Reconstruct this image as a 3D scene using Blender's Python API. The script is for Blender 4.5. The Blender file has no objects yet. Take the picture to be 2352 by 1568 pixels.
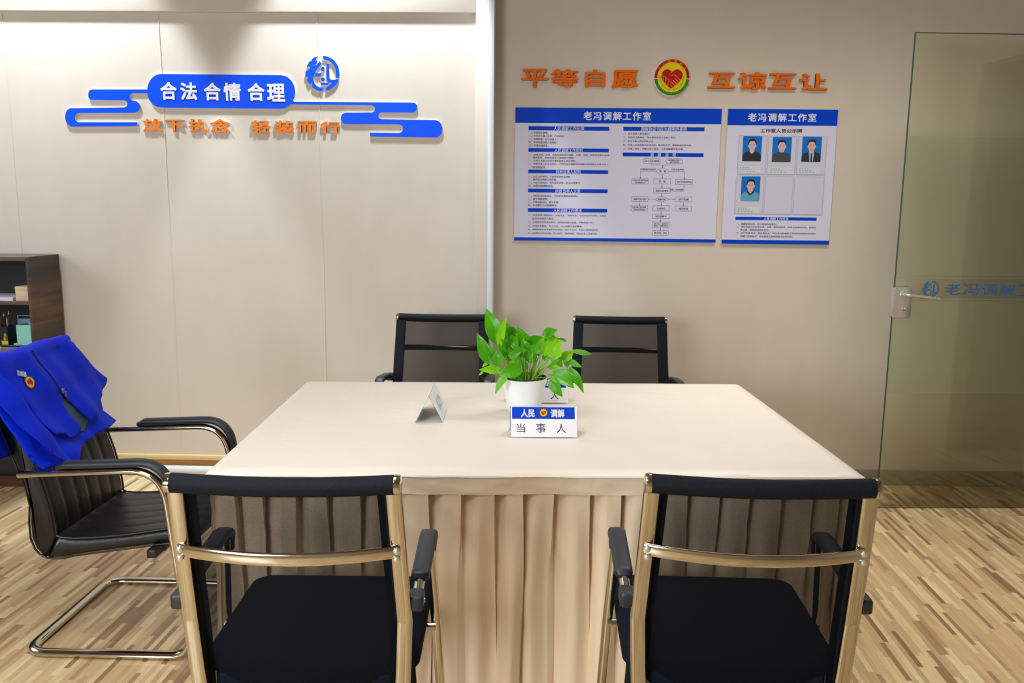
import bpy, bmesh, math, random
from mathutils import Vector, Matrix
from mathutils.geometry import delaunay_2d_cdt, tessellate_polygon
random.seed(7)
PI = math.pi
scene = bpy.context.scene
C = scene.collection

# ------------------------------------------------------------------ camera
def make_camera():
    pitch, yaw, roll = 0.1585, 0.0251, -0.0101
    f = Vector((-math.sin(yaw), math.cos(yaw), 0)); r = Vector((math.cos(yaw), math.sin(yaw), 0)); up = Vector((0, 0, 1))
    f2 = f*math.cos(pitch) - up*math.sin(pitch)
    u2 = up*math.cos(pitch) + f*math.sin(pitch)
    r3 = r*math.cos(roll) - u2*math.sin(roll)
    u3 = u2*math.cos(roll) + r*math.sin(roll)
    cam = bpy.data.cameras.new('camera'); ob = bpy.data.objects.new('camera', cam); C.objects.link(ob)
    m = Matrix((r3, u3, -f2)).transposed().to_4x4(); m.translation = Vector((0, 0, 1.47))
    ob.matrix_world = m
    cam.sensor_width = 36; cam.lens = 1904.85/2352*36; cam.clip_start = 0.05
    scene.camera = ob
make_camera()

# ------------------------------------------------------------------ light and exposure
scene.view_settings.view_transform = 'Standard'
scene.view_settings.look = 'None'
scene.view_settings.gamma = 1
scene.view_settings.exposure = 0.0
scene.view_settings.use_curve_mapping = False
w = bpy.data.worlds.new('world'); scene.world = w; w.use_nodes = True
w.node_tree.nodes['Background'].inputs[0].default_value = (0.75, 0.85, 1, 1)
w.node_tree.nodes['Background'].inputs[1].default_value = 0.6

def area(name, loc, target, sx, sy, power, col, spread=180):
    l = bpy.data.lights.new(name, 'AREA'); l.shape = 'RECTANGLE'; l.size = sx; l.size_y = sy
    l.energy = power; l.color = col; l.spread = math.radians(spread)
    o = bpy.data.objects.new(name, l); C.objects.link(o); o.location = loc
    d = Vector(target) - Vector(loc); o.rotation_euler = d.to_track_quat('-Z', 'Y').to_euler()
    return o
def spot(name, loc, power, col, half, blend, rad=0.03, tilt=0):
    l = bpy.data.lights.new(name, 'SPOT'); l.energy = power; l.color = col; l.spot_size = math.radians(2*half); l.spot_blend = blend; l.shadow_soft_size = rad
    o = bpy.data.objects.new(name, l); C.objects.link(o); o.location = loc; o.rotation_euler = (math.radians(tilt), 0, 0)
    return o
# two recessed downlights close to the left part of the back wall
spot('downlight', (-2.50, 4.05, 3.33), 235, (0.84, 0.93, 1.0), 35, 0.25, rad=0.07, tilt=20)
spot('downlight', (-0.82, 4.05, 3.33), 235, (0.84, 0.93, 1.0), 34, 0.25, rad=0.07, tilt=20)
# added unseen ceiling lights, spread narrowed to balance wall and table
area('ceiling_fill', (1.25, 3.32, 3.3), (1.25, 3.32, 0), 1.8, 0.5, 22, (1, 0.95, 0.86), 100)
area('ceiling_fill', (-0.9, 1.6, 3.3), (-0.9, 1.6, 0), 1.2, 1.2, 17, (1, 0.97, 0.92), 120)
area('ceiling_fill', (-1.2, -0.2, 3.3), (-1.2, -0.2, 0), 1.2, 1.2, 46, (1, 0.97, 0.93), 140)
# daylight: window on the left wall and window behind the camera
area('window_daylight', (-3.92, 3.2, 1.85), (0, 3.5, 1.3), 1.6, 1.2, 20, (0.84, 0.92, 1.0), 150)
area('window_daylight', (-2.3, -2.38, 1.7), (0.1, 2.2, 0.3), 2.4, 1.5, 70, (0.90, 0.95, 1.0), 100)

# ------------------------------------------------------------------ materials
def s2l(c):
    return tuple((x/255/12.92 if x/255 <= 0.04045 else ((x/255+0.055)/1.055)**2.4) for x in c) + (1,)
M = {}
def mat(name, rgb, rough=0.5, metal=0.0, spec=0.5, bump=None, var=None, sheen=0, coat=0, emit=None, trans=None):
    m = bpy.data.materials.new(name); m.use_nodes = True; n = m.node_tree; b = n.nodes['Principled BSDF']
    b.inputs['Base Color'].default_value = s2l(rgb); b.inputs['Roughness'].default_value = rough
    b.inputs['Metallic'].default_value = metal; b.inputs['Specular IOR Level'].default_value = spec
    if sheen: b.inputs['Sheen Weight'].default_value = sheen
    if coat: b.inputs['Coat Weight'].default_value = coat
    tc = n.nodes.new('ShaderNodeTexCoord')
    if var:   # (scale vector, second colour, amount)
        mp = n.nodes.new('ShaderNodeMapping'); mp.inputs['Scale'].default_value = var[0]
        nz = n.nodes.new('ShaderNodeTexNoise'); nz.inputs['Scale'].default_value = 1; nz.inputs['Detail'].default_value = 4
        mx = n.nodes.new('ShaderNodeMix'); mx.data_type = 'RGBA'
        mx.inputs['A'].default_value = s2l(rgb); mx.inputs['B'].default_value = s2l(var[1])
        rp = n.nodes.new('ShaderNodeMapRange'); rp.inputs['From Min'].default_value = 0.5-var[2]; rp.inputs['From Max'].default_value = 0.5+var[2]
        n.links.new(tc.outputs['Object'], mp.inputs['Vector']); n.links.new(mp.outputs[0], nz.inputs['Vector'])
        n.links.new(nz.outputs['Fac'], rp.inputs['Value']); n.links.new(rp.outputs[0], mx.inputs['Factor'])
        n.links.new(mx.outputs['Result'], b.inputs['Base Color'])
    if bump:  # (scale vector, strength, distance)
        mp = n.nodes.new('ShaderNodeMapping'); mp.inputs['Scale'].default_value = bump[0]
        nz = n.nodes.new('ShaderNodeTexNoise'); nz.inputs['Scale'].default_value = 1; nz.inputs['Detail'].default_value = 3
        bp = n.nodes.new('ShaderNodeBump'); bp.inputs['Strength'].default_value = bump[1]; bp.inputs['Distance'].default_value = bump[2]
        n.links.new(tc.outputs['Object'], mp.inputs['Vector']); n.links.new(mp.outputs[0], nz.inputs['Vector'])
        n.links.new(nz.outputs['Fac'], bp.inputs['Height']); n.links.new(bp.outputs[0], b.inputs['Normal'])
    M[name] = m
    return m

mat('wall', (213, 203, 190), 0.75, spec=0.25, bump=((260, 260, 260), 0.10, 0.001), var=((9, 9, 3), (208, 198, 184), 0.3))
mat('ceiling', (140, 124, 104), 0.8)
mat('white_metal', (228, 232, 238), 0.35)
mat('trunking', (204, 206, 204), 0.45)
mat('pine_board', (190, 140, 70), 0.45, var=((3, 3, 60), (160, 105, 45), 0.25))
mat('pine_edge', (216, 190, 130), 0.5)
mat('grey_skirting', (150, 146, 126), 0.5)
mat('chrome', (206, 200, 184), 0.12, metal=1.0)
mat('chrome_dull', (200, 196, 188), 0.22, metal=1.0)
mat('steel', (214, 214, 210), 0.32, metal=0.75)
mat('black_fabric', (7, 13, 21), 0.65, spec=0.2, bump=((420, 420, 420), 0.5, 0.002), var=((500, 500, 500), (20, 27, 35), 0.25))
mat('seat_fabric', (15, 21, 30), 0.9, spec=0.06, bump=((300, 300, 300), 0.6, 0.002), var=((420, 420, 420), (24, 31, 41), 0.25))
mat('black_plastic', (32, 38, 48), 0.45)
mat('leather', (7, 10, 12), 0.36, bump=((70, 70, 70), 0.18, 0.003))
mat('piping', (12, 13, 14), 0.4)
mat('cloth', (231, 223, 213), 0.42, spec=0.35, sheen=0.15, bump=((7, 7, 4), 0.25, 0.02))
mat('cloth_skirt', (230, 209, 180), 0.36, spec=0.4, bump=((14, 14, 6), 0.35, 0.02))
mat('sign_blue', (0, 78, 240), 0.4, spec=0.15)
mat('sign_white', (236, 236, 244), 0.4)
mat('print_blue', (0, 66, 205), 0.5, spec=0.15)
mat('print_white', (214, 214, 236), 0.35)
mat('print_text', (50, 62, 84), 0.5)
mat('print_dark', (34, 40, 52), 0.5)
mat('print_title', (225, 232, 248), 0.5)
mat('line_grey', (96, 122, 150), 0.5)
mat('orange', (250, 126, 0), 0.45, spec=0.2)
mat('orange_deep', (234, 108, 8), 0.45, spec=0.2)
mat('pocket_edge', (186, 186, 214), 0.2)
mat('pocket_face', (206, 206, 226), 0.15)
mat('slip', (205, 216, 222), 0.5)
mat('faint_ink', (200, 203, 216), 0.5)
mat('slip_text', (160, 172, 186), 0.5)
mat('photo_blue', (10, 112, 206), 0.3)
mat('skin', (224, 176, 160), 0.5)
mat('skin_pale', (216, 178, 190), 0.5)
mat('hair', (28, 26, 30), 0.5)
mat('garment_black', (36, 38, 42), 0.5)
mat('garment_grey', (62, 70, 72), 0.5)
mat('garment_suit', (44, 46, 56), 0.5)
mat('garment_shirt', (150, 190, 226), 0.5)
mat('garment_teal', (92, 160, 196), 0.5)
mat('lip', (196, 128, 120), 0.5)
mat('tie', (52, 52, 82), 0.5)
mat('em_red', (186, 0, 24), 0.35)
mat('em_green', (0, 136, 14), 0.35)
mat('em_yellow', (226, 208, 0), 0.35)
mat('em_lime', (140, 176, 8), 0.4)
mat('em_orange', (228, 140, 8), 0.4)
mat('pot_white', (244, 249, 251), 0.28)
mat('pot_black', (18, 18, 18), 0.5)
mat('soil', (40, 32, 26), 0.9, bump=((90, 90, 90), 1.0, 0.01))
mat('jacket', (0, 44, 232), 0.62, spec=0.2, bump=((14, 14, 10), 0.25, 0.01))
mat('jacket_lining', (60, 90, 110), 0.7)
mat('zip_metal', (150, 150, 150), 0.3, metal=1)
mat('hutch_front', (96, 78, 72), 0.45)
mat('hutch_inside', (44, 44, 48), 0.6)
mat('box_beige', (226, 198, 170), 0.6)
mat('paper', (240, 243, 252), 0.6)
mat('mint', (150, 222, 204), 0.45)
mat('cup_black', (32, 34, 44), 0.3)
mat('tag_yellow', (214, 204, 20), 0.5)
mat('tag_red', (150, 30, 40), 0.5)
mat('pen_red', (196, 30, 24), 0.4)
mat('pen_brown', (90, 30, 24), 0.4)
mat('pen_black', (30, 32, 44), 0.4)
mat('pen_silver', (170, 186, 206), 0.3, metal=0.6)
mat('pencil_tip', (222, 200, 160), 0.6)
mat('booklet', (150, 186, 222), 0.5)
mat('booklet_band', (30, 120, 180), 0.5)
mat('tape', (214, 196, 150), 0.3)
mat('mint_pale', (120, 190, 180), 0.4)
mat('door_blue', (60, 108, 160), 0.5)
mat('glass_edge', (52, 84, 66), 0.2)
mat('thread', (150, 120, 90), 0.8)
mat('frame_dark', (60, 60, 62), 0.5)

def wood_mat(name, c1, c2, c3, scale):
    m = bpy.data.materials.new(name); m.use_nodes = True; n = m.node_tree; b = n.nodes['Principled BSDF']
    tc = n.nodes.new('ShaderNodeTexCoord'); mp = n.nodes.new('ShaderNodeMapping'); mp.inputs['Scale'].default_value = scale
    nz = n.nodes.new('ShaderNodeTexNoise'); nz.inputs['Scale'].default_value = 1; nz.inputs['Detail'].default_value = 5; nz.inputs['Distortion'].default_value = 0.4
    cr = n.nodes.new('ShaderNodeValToRGB'); e = cr.color_ramp.elements
    e[0].position = 0.33; e[0].color = s2l(c1); e[1].position = 0.62; e[1].color = s2l(c3); k = e.new(0.48); k.color = s2l(c2)
    n.links.new(tc.outputs['Object'], mp.inputs['Vector']); n.links.new(mp.outputs[0], nz.inputs['Vector'])
    n.links.new(nz.outputs['Fac'], cr.inputs['Fac']); n.links.new(cr.outputs['Color'], b.inputs['Base Color'])
    b.inputs['Roughness'].default_value = 0.42
    M[name] = m
wood_mat('hutch_wood', (54, 46, 41), (72, 59, 50), (116, 86, 56), (0.8, 0.8, 12))
wood_mat('desk_top', (70, 62, 58), (98, 88, 82), (128, 114, 104), (2, 14, 2))
wood_mat('desk_wood', (70, 40, 34), (92, 54, 44), (112, 70, 56), (2, 2, 20))

def floor_mat():
    m = bpy.data.materials.new('parquet'); m.use_nodes = True; n = m.node_tree; b = n.nodes['Principled BSDF']
    N = n.nodes.new; L = n.links.new
    tc = N('ShaderNodeTexCoord'); mp = N('ShaderNodeMapping'); mp.inputs['Rotation'].default_value = (0, 0, math.radians(2)); L(tc.outputs['Object'], mp.inputs['Vector'])
    sp = N('ShaderNodeSeparateXYZ'); L(mp.outputs[0], sp.inputs[0])
    def math_(op, a, bb=None):
        k = N('ShaderNodeMath'); k.operation = op
        for i, v in enumerate((a, bb)):
            if v is None: continue
            if isinstance(v, (int, float)): k.inputs[i].default_value = v
            else: L(v, k.inputs[i])
        return k.outputs[0]
    col = math_('FLOOR', math_('DIVIDE', sp.outputs['X'], 0.0175))
    wn = N('ShaderNodeTexWhiteNoise'); wn.noise_dimensions = '1D'; L(col, wn.inputs['W'])
    row = math_('FLOOR', math_('ADD', math_('DIVIDE', sp.outputs['Y'], 0.235), math_('MULTIPLY', wn.outputs['Value'], 7)))
    cb = N('ShaderNodeCombineXYZ'); L(col, cb.inputs[0]); L(row, cb.inputs[1])
    w2 = N('ShaderNodeTexWhiteNoise'); w2.noise_dimensions = '2D'; L(cb.outputs[0], w2.inputs['Vector'])
    cr = N('ShaderNodeValToRGB'); e = cr.color_ramp.elements
    stops = [(0.0, (140, 110, 84)), (0.12, (163, 132, 102)), (0.24, (190, 160, 122)), (0.45, (208, 180, 139)), (0.62, (198, 170, 126)), (0.78, (217, 195, 150)), (1.0, (226, 208, 166))]
    e[0].position = 0; e[0].color = s2l(stops[0][1]); e[1].position = 1; e[1].color = s2l(stops[-1][1])
    for p, c in stops[1:-1]:
        k = e.new(p); k.color = s2l(c)
    L(w2.outputs['Value'], cr.inputs['Fac'])
    m2 = N('ShaderNodeMapping'); m2.inputs['Scale'].default_value = (130, 7, 1); L(mp.outputs[0], m2.inputs['Vector'])
    va = N('ShaderNodeVectorMath'); va.operation = 'ADD'; L(m2.outputs[0], va.inputs[0])
    sc = N('ShaderNodeVectorMath'); sc.operation = 'SCALE'; sc.inputs['Scale'].default_value = 31; L(w2.outputs['Color'], sc.inputs[0]); L(sc.outputs[0], va.inputs[1])
    nz = N('ShaderNodeTexNoise'); nz.inputs['Scale'].default_value = 1; nz.inputs['Detail'].default_value = 4; nz.inputs['Distortion'].default_value = 0.6; L(va.outputs[0], nz.inputs['Vector'])
    mr = N('ShaderNodeMapRange'); mr.inputs['From Min'].default_value = 0.3; mr.inputs['From Max'].default_value = 0.7; mr.inputs['To Min'].default_value = 0.86; mr.inputs['To Max'].default_value = 1.08; L(nz.outputs['Fac'], mr.inputs['Value'])
    mx = N('ShaderNodeMix'); mx.data_type = 'RGBA'; mx.blend_type = 'MULTIPLY'; mx.inputs['Factor'].default_value = 1
    L(cr.outputs['Color'], mx.inputs['A']); L(mr.outputs[0], mx.inputs['B']); L(mx.outputs['Result'], b.inputs['Base Color'])
    b.inputs['Roughness'].default_value = 0.32; b.inputs['Specular IOR Level'].default_value = 0.4
    M['parquet'] = m
floor_mat()

def thin_mat(name, parts, fac):
    """mix of a see-through tint and a surface shader"""
    m = bpy.data.materials.new(name); m.use_nodes = True; n = m.node_tree
    out = n.nodes['Material Output']; n.nodes.remove(n.nodes['Principled BSDF'])
    t = n.nodes.new('ShaderNodeBsdfTransparent'); t.inputs[0].default_value = parts[0]
    s = n.nodes.new('ShaderNodeBsdfPrincipled'); s.inputs['Base Color'].default_value = s2l(parts[1]); s.inputs['Roughness'].default_value = parts[2]; s.inputs['Specular IOR Level'].default_value = 0.12
    mx = n.nodes.new('ShaderNodeMixShader'); mx.inputs[0].default_value = fac
    n.links.new(t.outputs[0], mx.inputs[1]); n.links.new(s.outputs[0], mx.inputs[2]); n.links.new(mx.outputs[0], out.inputs[0])
    M[name] = m
    return m, n, mx
# woven mesh of the chair backs
m_, n_, mx_ = thin_mat('chair_mesh', ((1, 1, 1, 1), (9, 12, 18), 0.8), 0.7)
tc_ = n_.nodes.new('ShaderNodeTexCoord'); mp_ = n_.nodes.new('ShaderNodeMapping'); mp_.inputs['Scale'].default_value = (1300, 1300, 1000)
vz_ = n_.nodes.new('ShaderNodeTexNoise'); vz_.inputs['Scale'].default_value = 1
mr_ = n_.nodes.new('ShaderNodeMapRange'); mr_.inputs['From Min'].default_value = 0.3; mr_.inputs['From Max'].default_value = 0.7; mr_.inputs['To Min'].default_value = 0.74; mr_.inputs['To Max'].default_value = 0.88
n_.links.new(tc_.outputs['Object'], mp_.inputs[0]); n_.links.new(mp_.outputs[0], vz_.inputs['Vector']); n_.links.new(vz_.outputs['Fac'], mr_.inputs['Value']); n_.links.new(mr_.outputs[0], mx_.inputs[0])

def glass_mat(name, tint, refl):
    m = bpy.data.materials.new(name); m.use_nodes = True; n = m.node_tree
    out = n.nodes['Material Output']; n.nodes.remove(n.nodes['Principled BSDF'])
    t = n.nodes.new('ShaderNodeBsdfTransparent'); t.inputs[0].default_value = tint
    g = n.nodes.new('ShaderNodeBsdfGlossy'); g.inputs['Roughness'].default_value = 0.02; g.inputs['Color'].default_value = (0.9, 0.95, 0.88, 1)
    fr = n.nodes.new('ShaderNodeFresnel'); fr.inputs[0].default_value = 1.5
    mu = n.nodes.new('ShaderNodeMath'); mu.operation = 'MULTIPLY'; mu.inputs[1].default_value = refl
    mx = n.nodes.new('ShaderNodeMixShader')
    n.links.new(fr.outputs[0], mu.inputs[0]); n.links.new(mu.outputs[0], mx.inputs[0]); n.links.new(t.outputs[0], mx.inputs[1]); n.links.new(g.outputs[0], mx.inputs[2]); n.links.new(mx.outputs[0], out.inputs[0])
    M[name] = m
glass_mat('glass', (0.96, 0.967, 0.90, 1), 1.0)
glass_mat('acrylic', (0.98, 0.985, 0.99, 1), 0.6)
m_, n_, mx_ = thin_mat('frosted_film', ((0.96, 0.98, 0.95, 1), (228, 234, 220), 0.6), 0.65)
tl_ = n_.nodes.new('ShaderNodeBsdfTranslucent'); tl_.inputs[0].default_value = (0.86, 0.92, 0.80, 1)
m2_ = n_.nodes.new('ShaderNodeMixShader'); m2_.inputs[0].default_value = 0.6
n_.links.new(n_.nodes['Principled BSDF'].outputs[0], m2_.inputs[1]); n_.links.new(tl_.outputs[0], m2_.inputs[2]); n_.links.new(m2_.outputs[0], mx_.inputs[2])

def leaf_mat(name, c):
    m = bpy.data.materials.new(name); m.use_nodes = True; n = m.node_tree; b = n.nodes['Principled BSDF']; out = n.nodes['Material Output']
    tc = n.nodes.new('ShaderNodeTexCoord'); nz = n.nodes.new('ShaderNodeTexNoise'); nz.inputs['Scale'].default_value = 22; nz.inputs['Detail'].default_value = 2
    mx = n.nodes.new('ShaderNodeMix'); mx.data_type = 'RGBA'; mx.inputs['A'].default_value = s2l(c); mx.inputs['B'].default_value = s2l(tuple(min(255, int(x*1.18)+6) for x in c))
    n.links.new(tc.outputs['Object'], nz.inputs['Vector']); n.links.new(nz.outputs['Fac'], mx.inputs['Factor']); n.links.new(mx.outputs['Result'], b.inputs['Base Color'])
    b.inputs['Roughness'].default_value = 0.32
    t = n.nodes.new('ShaderNodeBsdfTranslucent'); n.links.new(mx.outputs['Result'], t.inputs[0])
    ms = n.nodes.new('ShaderNodeMixShader'); ms.inputs[0].default_value = 0.35
    n.links.new(b.outputs[0], ms.inputs[1]); n.links.new(t.outputs[0], ms.inputs[2]); n.links.new(ms.outputs[0], out.inputs[0])
    M[name] = m
leaf_mat('leaf_mature', (72, 156, 6)); leaf_mat('leaf_young', (122, 192, 12)); leaf_mat('leaf_pale', (104, 176, 62))
mat('petiole', (140, 190, 70), 0.45)

# ------------------------------------------------------------------ helpers
def link(name, me, parent=None, loc=None, rot=None):
    o = bpy.data.objects.new(name, me); C.objects.link(o)
    if parent is not None: o.parent = parent
    if loc is not None: o.location = loc
    if rot is not None: o.rotation_euler = rot
    return o
def obj(name, bm, m, parent=None, loc=None, smooth=True, rot=None, label=None):
    me = bpy.data.meshes.new(name); bmesh.ops.recalc_face_normals(bm, faces=bm.faces)
    bm.to_mesh(me); bm.free()
    for k in (m if isinstance(m, (list, tuple)) else [m]): me.materials.append(M[k])
    if smooth:
        me.shade_smooth()
        me.set_sharp_from_angle(angle=math.radians(38))
    o = link(name, me, parent, loc, rot)
    if label: o['label'] = label
    return o
def thing(name, label, cat, loc=(0, 0, 0), rotz=0, group=None):
    o = bpy.data.objects.new(name, None); C.objects.link(o); o.empty_display_size = 0.05
    o.location = loc; o.rotation_euler = (0, 0, rotz)
    return tag(o, label, cat, group)
def tag(o, label, cat, group=None):
    o['label'] = label; o['category'] = cat
    if group: o['group'] = group
    return o
def struct(name, bm, m, label=None, smooth=False, **k):
    o = obj(name, bm, m, smooth=smooth, **k); o['kind'] = 'structure'
    if label: o['label'] = label
    return o
def B(): return bmesh.new()
def box(bm, x0, x1, y0, y1, z0, z1, bev=0, seg=2, mi=0, mtx=None):
    t = bmesh.new()
    vs = [t.verts.new((x, y, z)) for x in (x0, x1) for y in (y0, y1) for z in (z0, z1)]
    for f in ((0, 1, 3, 2), (4, 6, 7, 5), (0, 4, 5, 1), (2, 3, 7, 6), (0, 2, 6, 4), (1, 5, 7, 3)): t.faces.new([vs[i] for i in f])
    bmesh.ops.recalc_face_normals(t, faces=t.faces)
    if bev: bmesh.ops.bevel(t, geom=t.edges[:], offset=bev, segments=seg, affect='EDGES', profile=0.5, clamp_overlap=True)
    for f in t.faces: f.material_index = mi
    merge(bm, t, mtx)
    return bm
def merge(bm, t, mtx=None):
    mp = {}
    for v in t.verts: mp[v] = bm.verts.new(mtx @ v.co if mtx else v.co)
    for f in t.faces:
        try:
            g = bm.faces.new([mp[v] for v in f.verts]); g.material_index = f.material_index; g.smooth = f.smooth
        except ValueError: pass
    t.free()
def fillet(pts, rads, n=6):
    pts = [Vector(p) for p in pts]; out = [pts[0]]
    for i in range(1, len(pts)-1):
        p, a, b = pts[i], pts[i-1], pts[i+1]; r = rads[i-1] if isinstance(rads, (list, tuple)) else rads
        if r <= 0: out.append(p); continue
        da, db = (a-p), (b-p); la, lb = da.length, db.length; da.normalize(); db.normalize()
        ang = da.angle(db); t = min(r/max(math.tan(ang/2), 1e-3), la*0.49, lb*0.49)
        A, Bq = p+da*t, p+db*t
        for k in range(n+1):
            s = k/n; out.append(A*(1-s)**2 + p*2*s*(1-s) + Bq*s*s)
    out.append(pts[-1])
    return out
def tube(bm, pts, a, b=None, seg=12, side=None, caps=True, mi=0, taper=None, power=2.0, closed=False):
    """sweep of an (a x b) super-ellipse; side = preferred direction of a"""
    b = b or a; pts = [Vector(p) for p in pts]; n = len(pts); rings = []
    prev = Vector(side) if side is not None else None
    for i, p in enumerate(pts):
        t = (pts[min(i+1, n-1)] - pts[max(i-1, 0)]).normalized()
        if prev is None: prev = Vector((0, 0, 1)).cross(t) if abs(t.z) < 0.9 else Vector((1, 0, 0))
        s = prev - t*prev.dot(t)
        if s.length < 1e-4: s = t.orthogonal()
        s.normalize(); u = t.cross(s); prev = s
        k = taper[i] if taper else 1
        ring = []
        for j in range(seg):
            c, d = math.cos(2*PI*j/seg), math.sin(2*PI*j/seg)
            cx = math.copysign(abs(c)**(2/power), c); dx = math.copysign(abs(d)**(2/power), d)
            ring.append(bm.verts.new(p + s*(a*k*cx) + u*(b*k*dx)))
        rings.append(ring)
    for i in range(n-1):
        for j in range(seg):
            f = bm.faces.new((rings[i][j], rings[i][(j+1) % seg], rings[i+1][(j+1) % seg], rings[i+1][j])); f.material_index = mi
    if caps:
        for r in (rings[0][::-1], rings[-1]):
            f = bm.faces.new(r); f.material_index = mi
    return bm
def lathe(bm, prof, seg=32, cx=0, cy=0, mi=0):
    rings = []
    for r, z in prof:
        rings.append([bm.verts.new((cx+r*math.cos(2*PI*j/seg), cy+r*math.sin(2*PI*j/seg), z)) for j in range(seg)] if r > 1e-6 else [bm.verts.new((cx, cy, z))])
    for a, b in zip(rings, rings[1:]):
        for j in range(seg):
            k = (j+1) % seg
            vs = [a[j], a[k], b[k], b[j]] if len(a) > 1 and len(b) > 1 else ([a[0], b[k], b[j]] if len(a) == 1 else [a[j], a[k], b[0]])
            f = bm.faces.new(vs); f.material_index = mi
    return bm
def tess(pts):
    return [t for t in tessellate_polygon([[Vector((a, b, 0)) for a, b in pts]]) if len(set(t)) == 3]
def prism_xz(bm, pts, y_front, y_back, mi_front=0, mi_side=0):
    """polygon in the XZ plane extruded along Y; front face looks to -Y"""
    fr = [bm.verts.new((x, y_front, z)) for x, z in pts]; bk = [bm.verts.new((x, y_back, z)) for x, z in pts]
    for tri in tess(pts):
        f = bm.faces.new([fr[k] for k in tri]); f.material_index = mi_front; g = bm.faces.new([bk[k] for k in tri[::-1]]); g.material_index = mi_side
    for i in range(len(pts)):
        j = (i+1) % len(pts); h = bm.faces.new((fr[i], bk[i], bk[j], fr[j])); h.material_index = mi_side
    return bm
def flat_xz(bm, pts, y, mi=0):
    vs = [bm.verts.new((x, y, z)) for x, z in pts]
    for tri in (tess(pts) if len(pts) > 4 else [tuple(range(len(pts)))]):
        f = bm.faces.new([vs[k] for k in tri]); f.material_index = mi
    return bm
def rect_xz(bm, r, y, mi=0):
    return flat_xz(bm, [(r[0], r[2]), (r[1], r[2]), (r[1], r[3]), (r[0], r[3])], y, mi)
def stroke_xz(bm, pts, wd, y, mi=0):
    for (x0, z0), (x1, z1) in zip(pts, pts[1:]):
        d = Vector((x1-x0, z1-z0)); l = d.length
        if l < 1e-7: continue
        d /= l; nx, nz = -d.y*wd/2, d.x*wd/2; ex, ez = d.x*wd/2*0.8, d.y*wd/2*0.8
        flat_xz(bm, [(x0-ex+nx, z0-ez+nz), (x0-ex-nx, z0-ez-nz), (x1+ex-nx, z1+ez-nz), (x1+ex+nx, z1+ez+nz)], y, mi)
    return bm
_tc = bpy.data.curves.new('lettering_source', 'FONT'); _to = bpy.data.objects.new('lettering_source', _tc); C.objects.link(_to)
def text_mesh(s, bold=0.0, depth=0.0, res=3, spacing=1.0):
    _tc.body = s; _tc.size = 1; _tc.offset = bold; _tc.extrude = depth; _tc.resolution_u = res; _tc.fill_mode = 'FRONT' if depth == 0 else 'BOTH'; _tc.space_character = spacing
    bpy.context.view_layer.update()
    return bpy.data.meshes.new_from_object(_to.evaluated_get(bpy.context.evaluated_depsgraph_get()))
def text_xz(bm, s, rect, y, bold=0.0, depth=0.0, mi=0, mi_side=None, keep_aspect=False, mtx=None, spacing=1.0, square=True):
    """lettering fitted into rect=(x0,x1,z0,z1), readable from -Y; y is the front plane"""
    me = text_mesh(s, 0, 0.5 if depth else 0, spacing=spacing)
    if not me.vertices: return bm
    xs = [v.co.x for v in me.vertices]; ys = [v.co.y for v in me.vertices]
    x0, x1, y0, y1 = min(xs), max(xs), min(ys), max(ys)
    if len(s) > 1: y0, y1 = min(y0, -0.06), max(y1, 0.82)
    sx = (rect[1]-rect[0])/max(x1-x0, 1e-6); sy = (rect[3]-rect[2])/max(y1-y0, 1e-6)
    if keep_aspect: sx = sy = min(sx, sy)
    cx, cy = (x0+x1)/2, (y0+y1)/2; ox, oz = (rect[0]+rect[1])/2, (rect[2]+rect[3])/2
    shifts = [(0, 0)] if bold <= 0.003 else [(-bold, -bold), (bold, -bold), (bold, bold), (-bold, bold)] if bold > 0.011 else [(-bold, 0), (bold, 0)]
    for ks, (dx, dy) in enumerate(shifts):                           # heavier strokes: the glyph laid over itself a little apart
        vs = []
        for v in me.vertices:
            p = Vector((ox+(v.co.x-cx+dx)*sx, y - ks*0.00025 + ((0.5-v.co.z)*depth if depth else 0), oz+(v.co.y-cy+dy)*sy))
            vs.append(bm.verts.new(mtx @ p if mtx else p))
        for f in me.polygons:
            try: g = bm.faces.new([vs[i] for i in f.vertices])
            except ValueError: continue
            g.material_index = mi if (mi_side is None or abs(f.normal.z) > 0.7) else mi_side
    bpy.data.meshes.remove(me)
    return bm
def arc(cx, cz, r, a0, a1, n=24, rz=None):
    rz = rz or r
    return [(cx+r*math.cos(math.radians(a0+(a1-a0)*k/n)), cz+rz*math.sin(math.radians(a0+(a1-a0)*k/n))) for k in range(n+1)]
def ring_xz(bm, cx, cz, r0, r1, a0, a1, y, mi=0, n=40):
    o, i = arc(cx, cz, r1, a0, a1, n), arc(cx, cz, r0, a0, a1, n)
    ov = [bm.verts.new((x, y, z)) for x, z in o]; iv = [bm.verts.new((x, y, z)) for x, z in i]
    for k in range(n):
        f = bm.faces.new((ov[k], iv[k], iv[k+1], ov[k+1])); f.material_index = mi
    return bm
def dup(root, loc, rotz, label=None, group=None):
    r = root.copy(); C.objects.link(r); r.location = loc; r.rotation_euler = (0, 0, rotz)
    if label: r['label'] = label
    if group: r['group'] = group
    for ch in list(root.children):
        c = ch.copy(); C.objects.link(c); c.parent = r
        for g in list(ch.children):
            d = g.copy(); C.objects.link(d); d.parent = c
    return r

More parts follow.
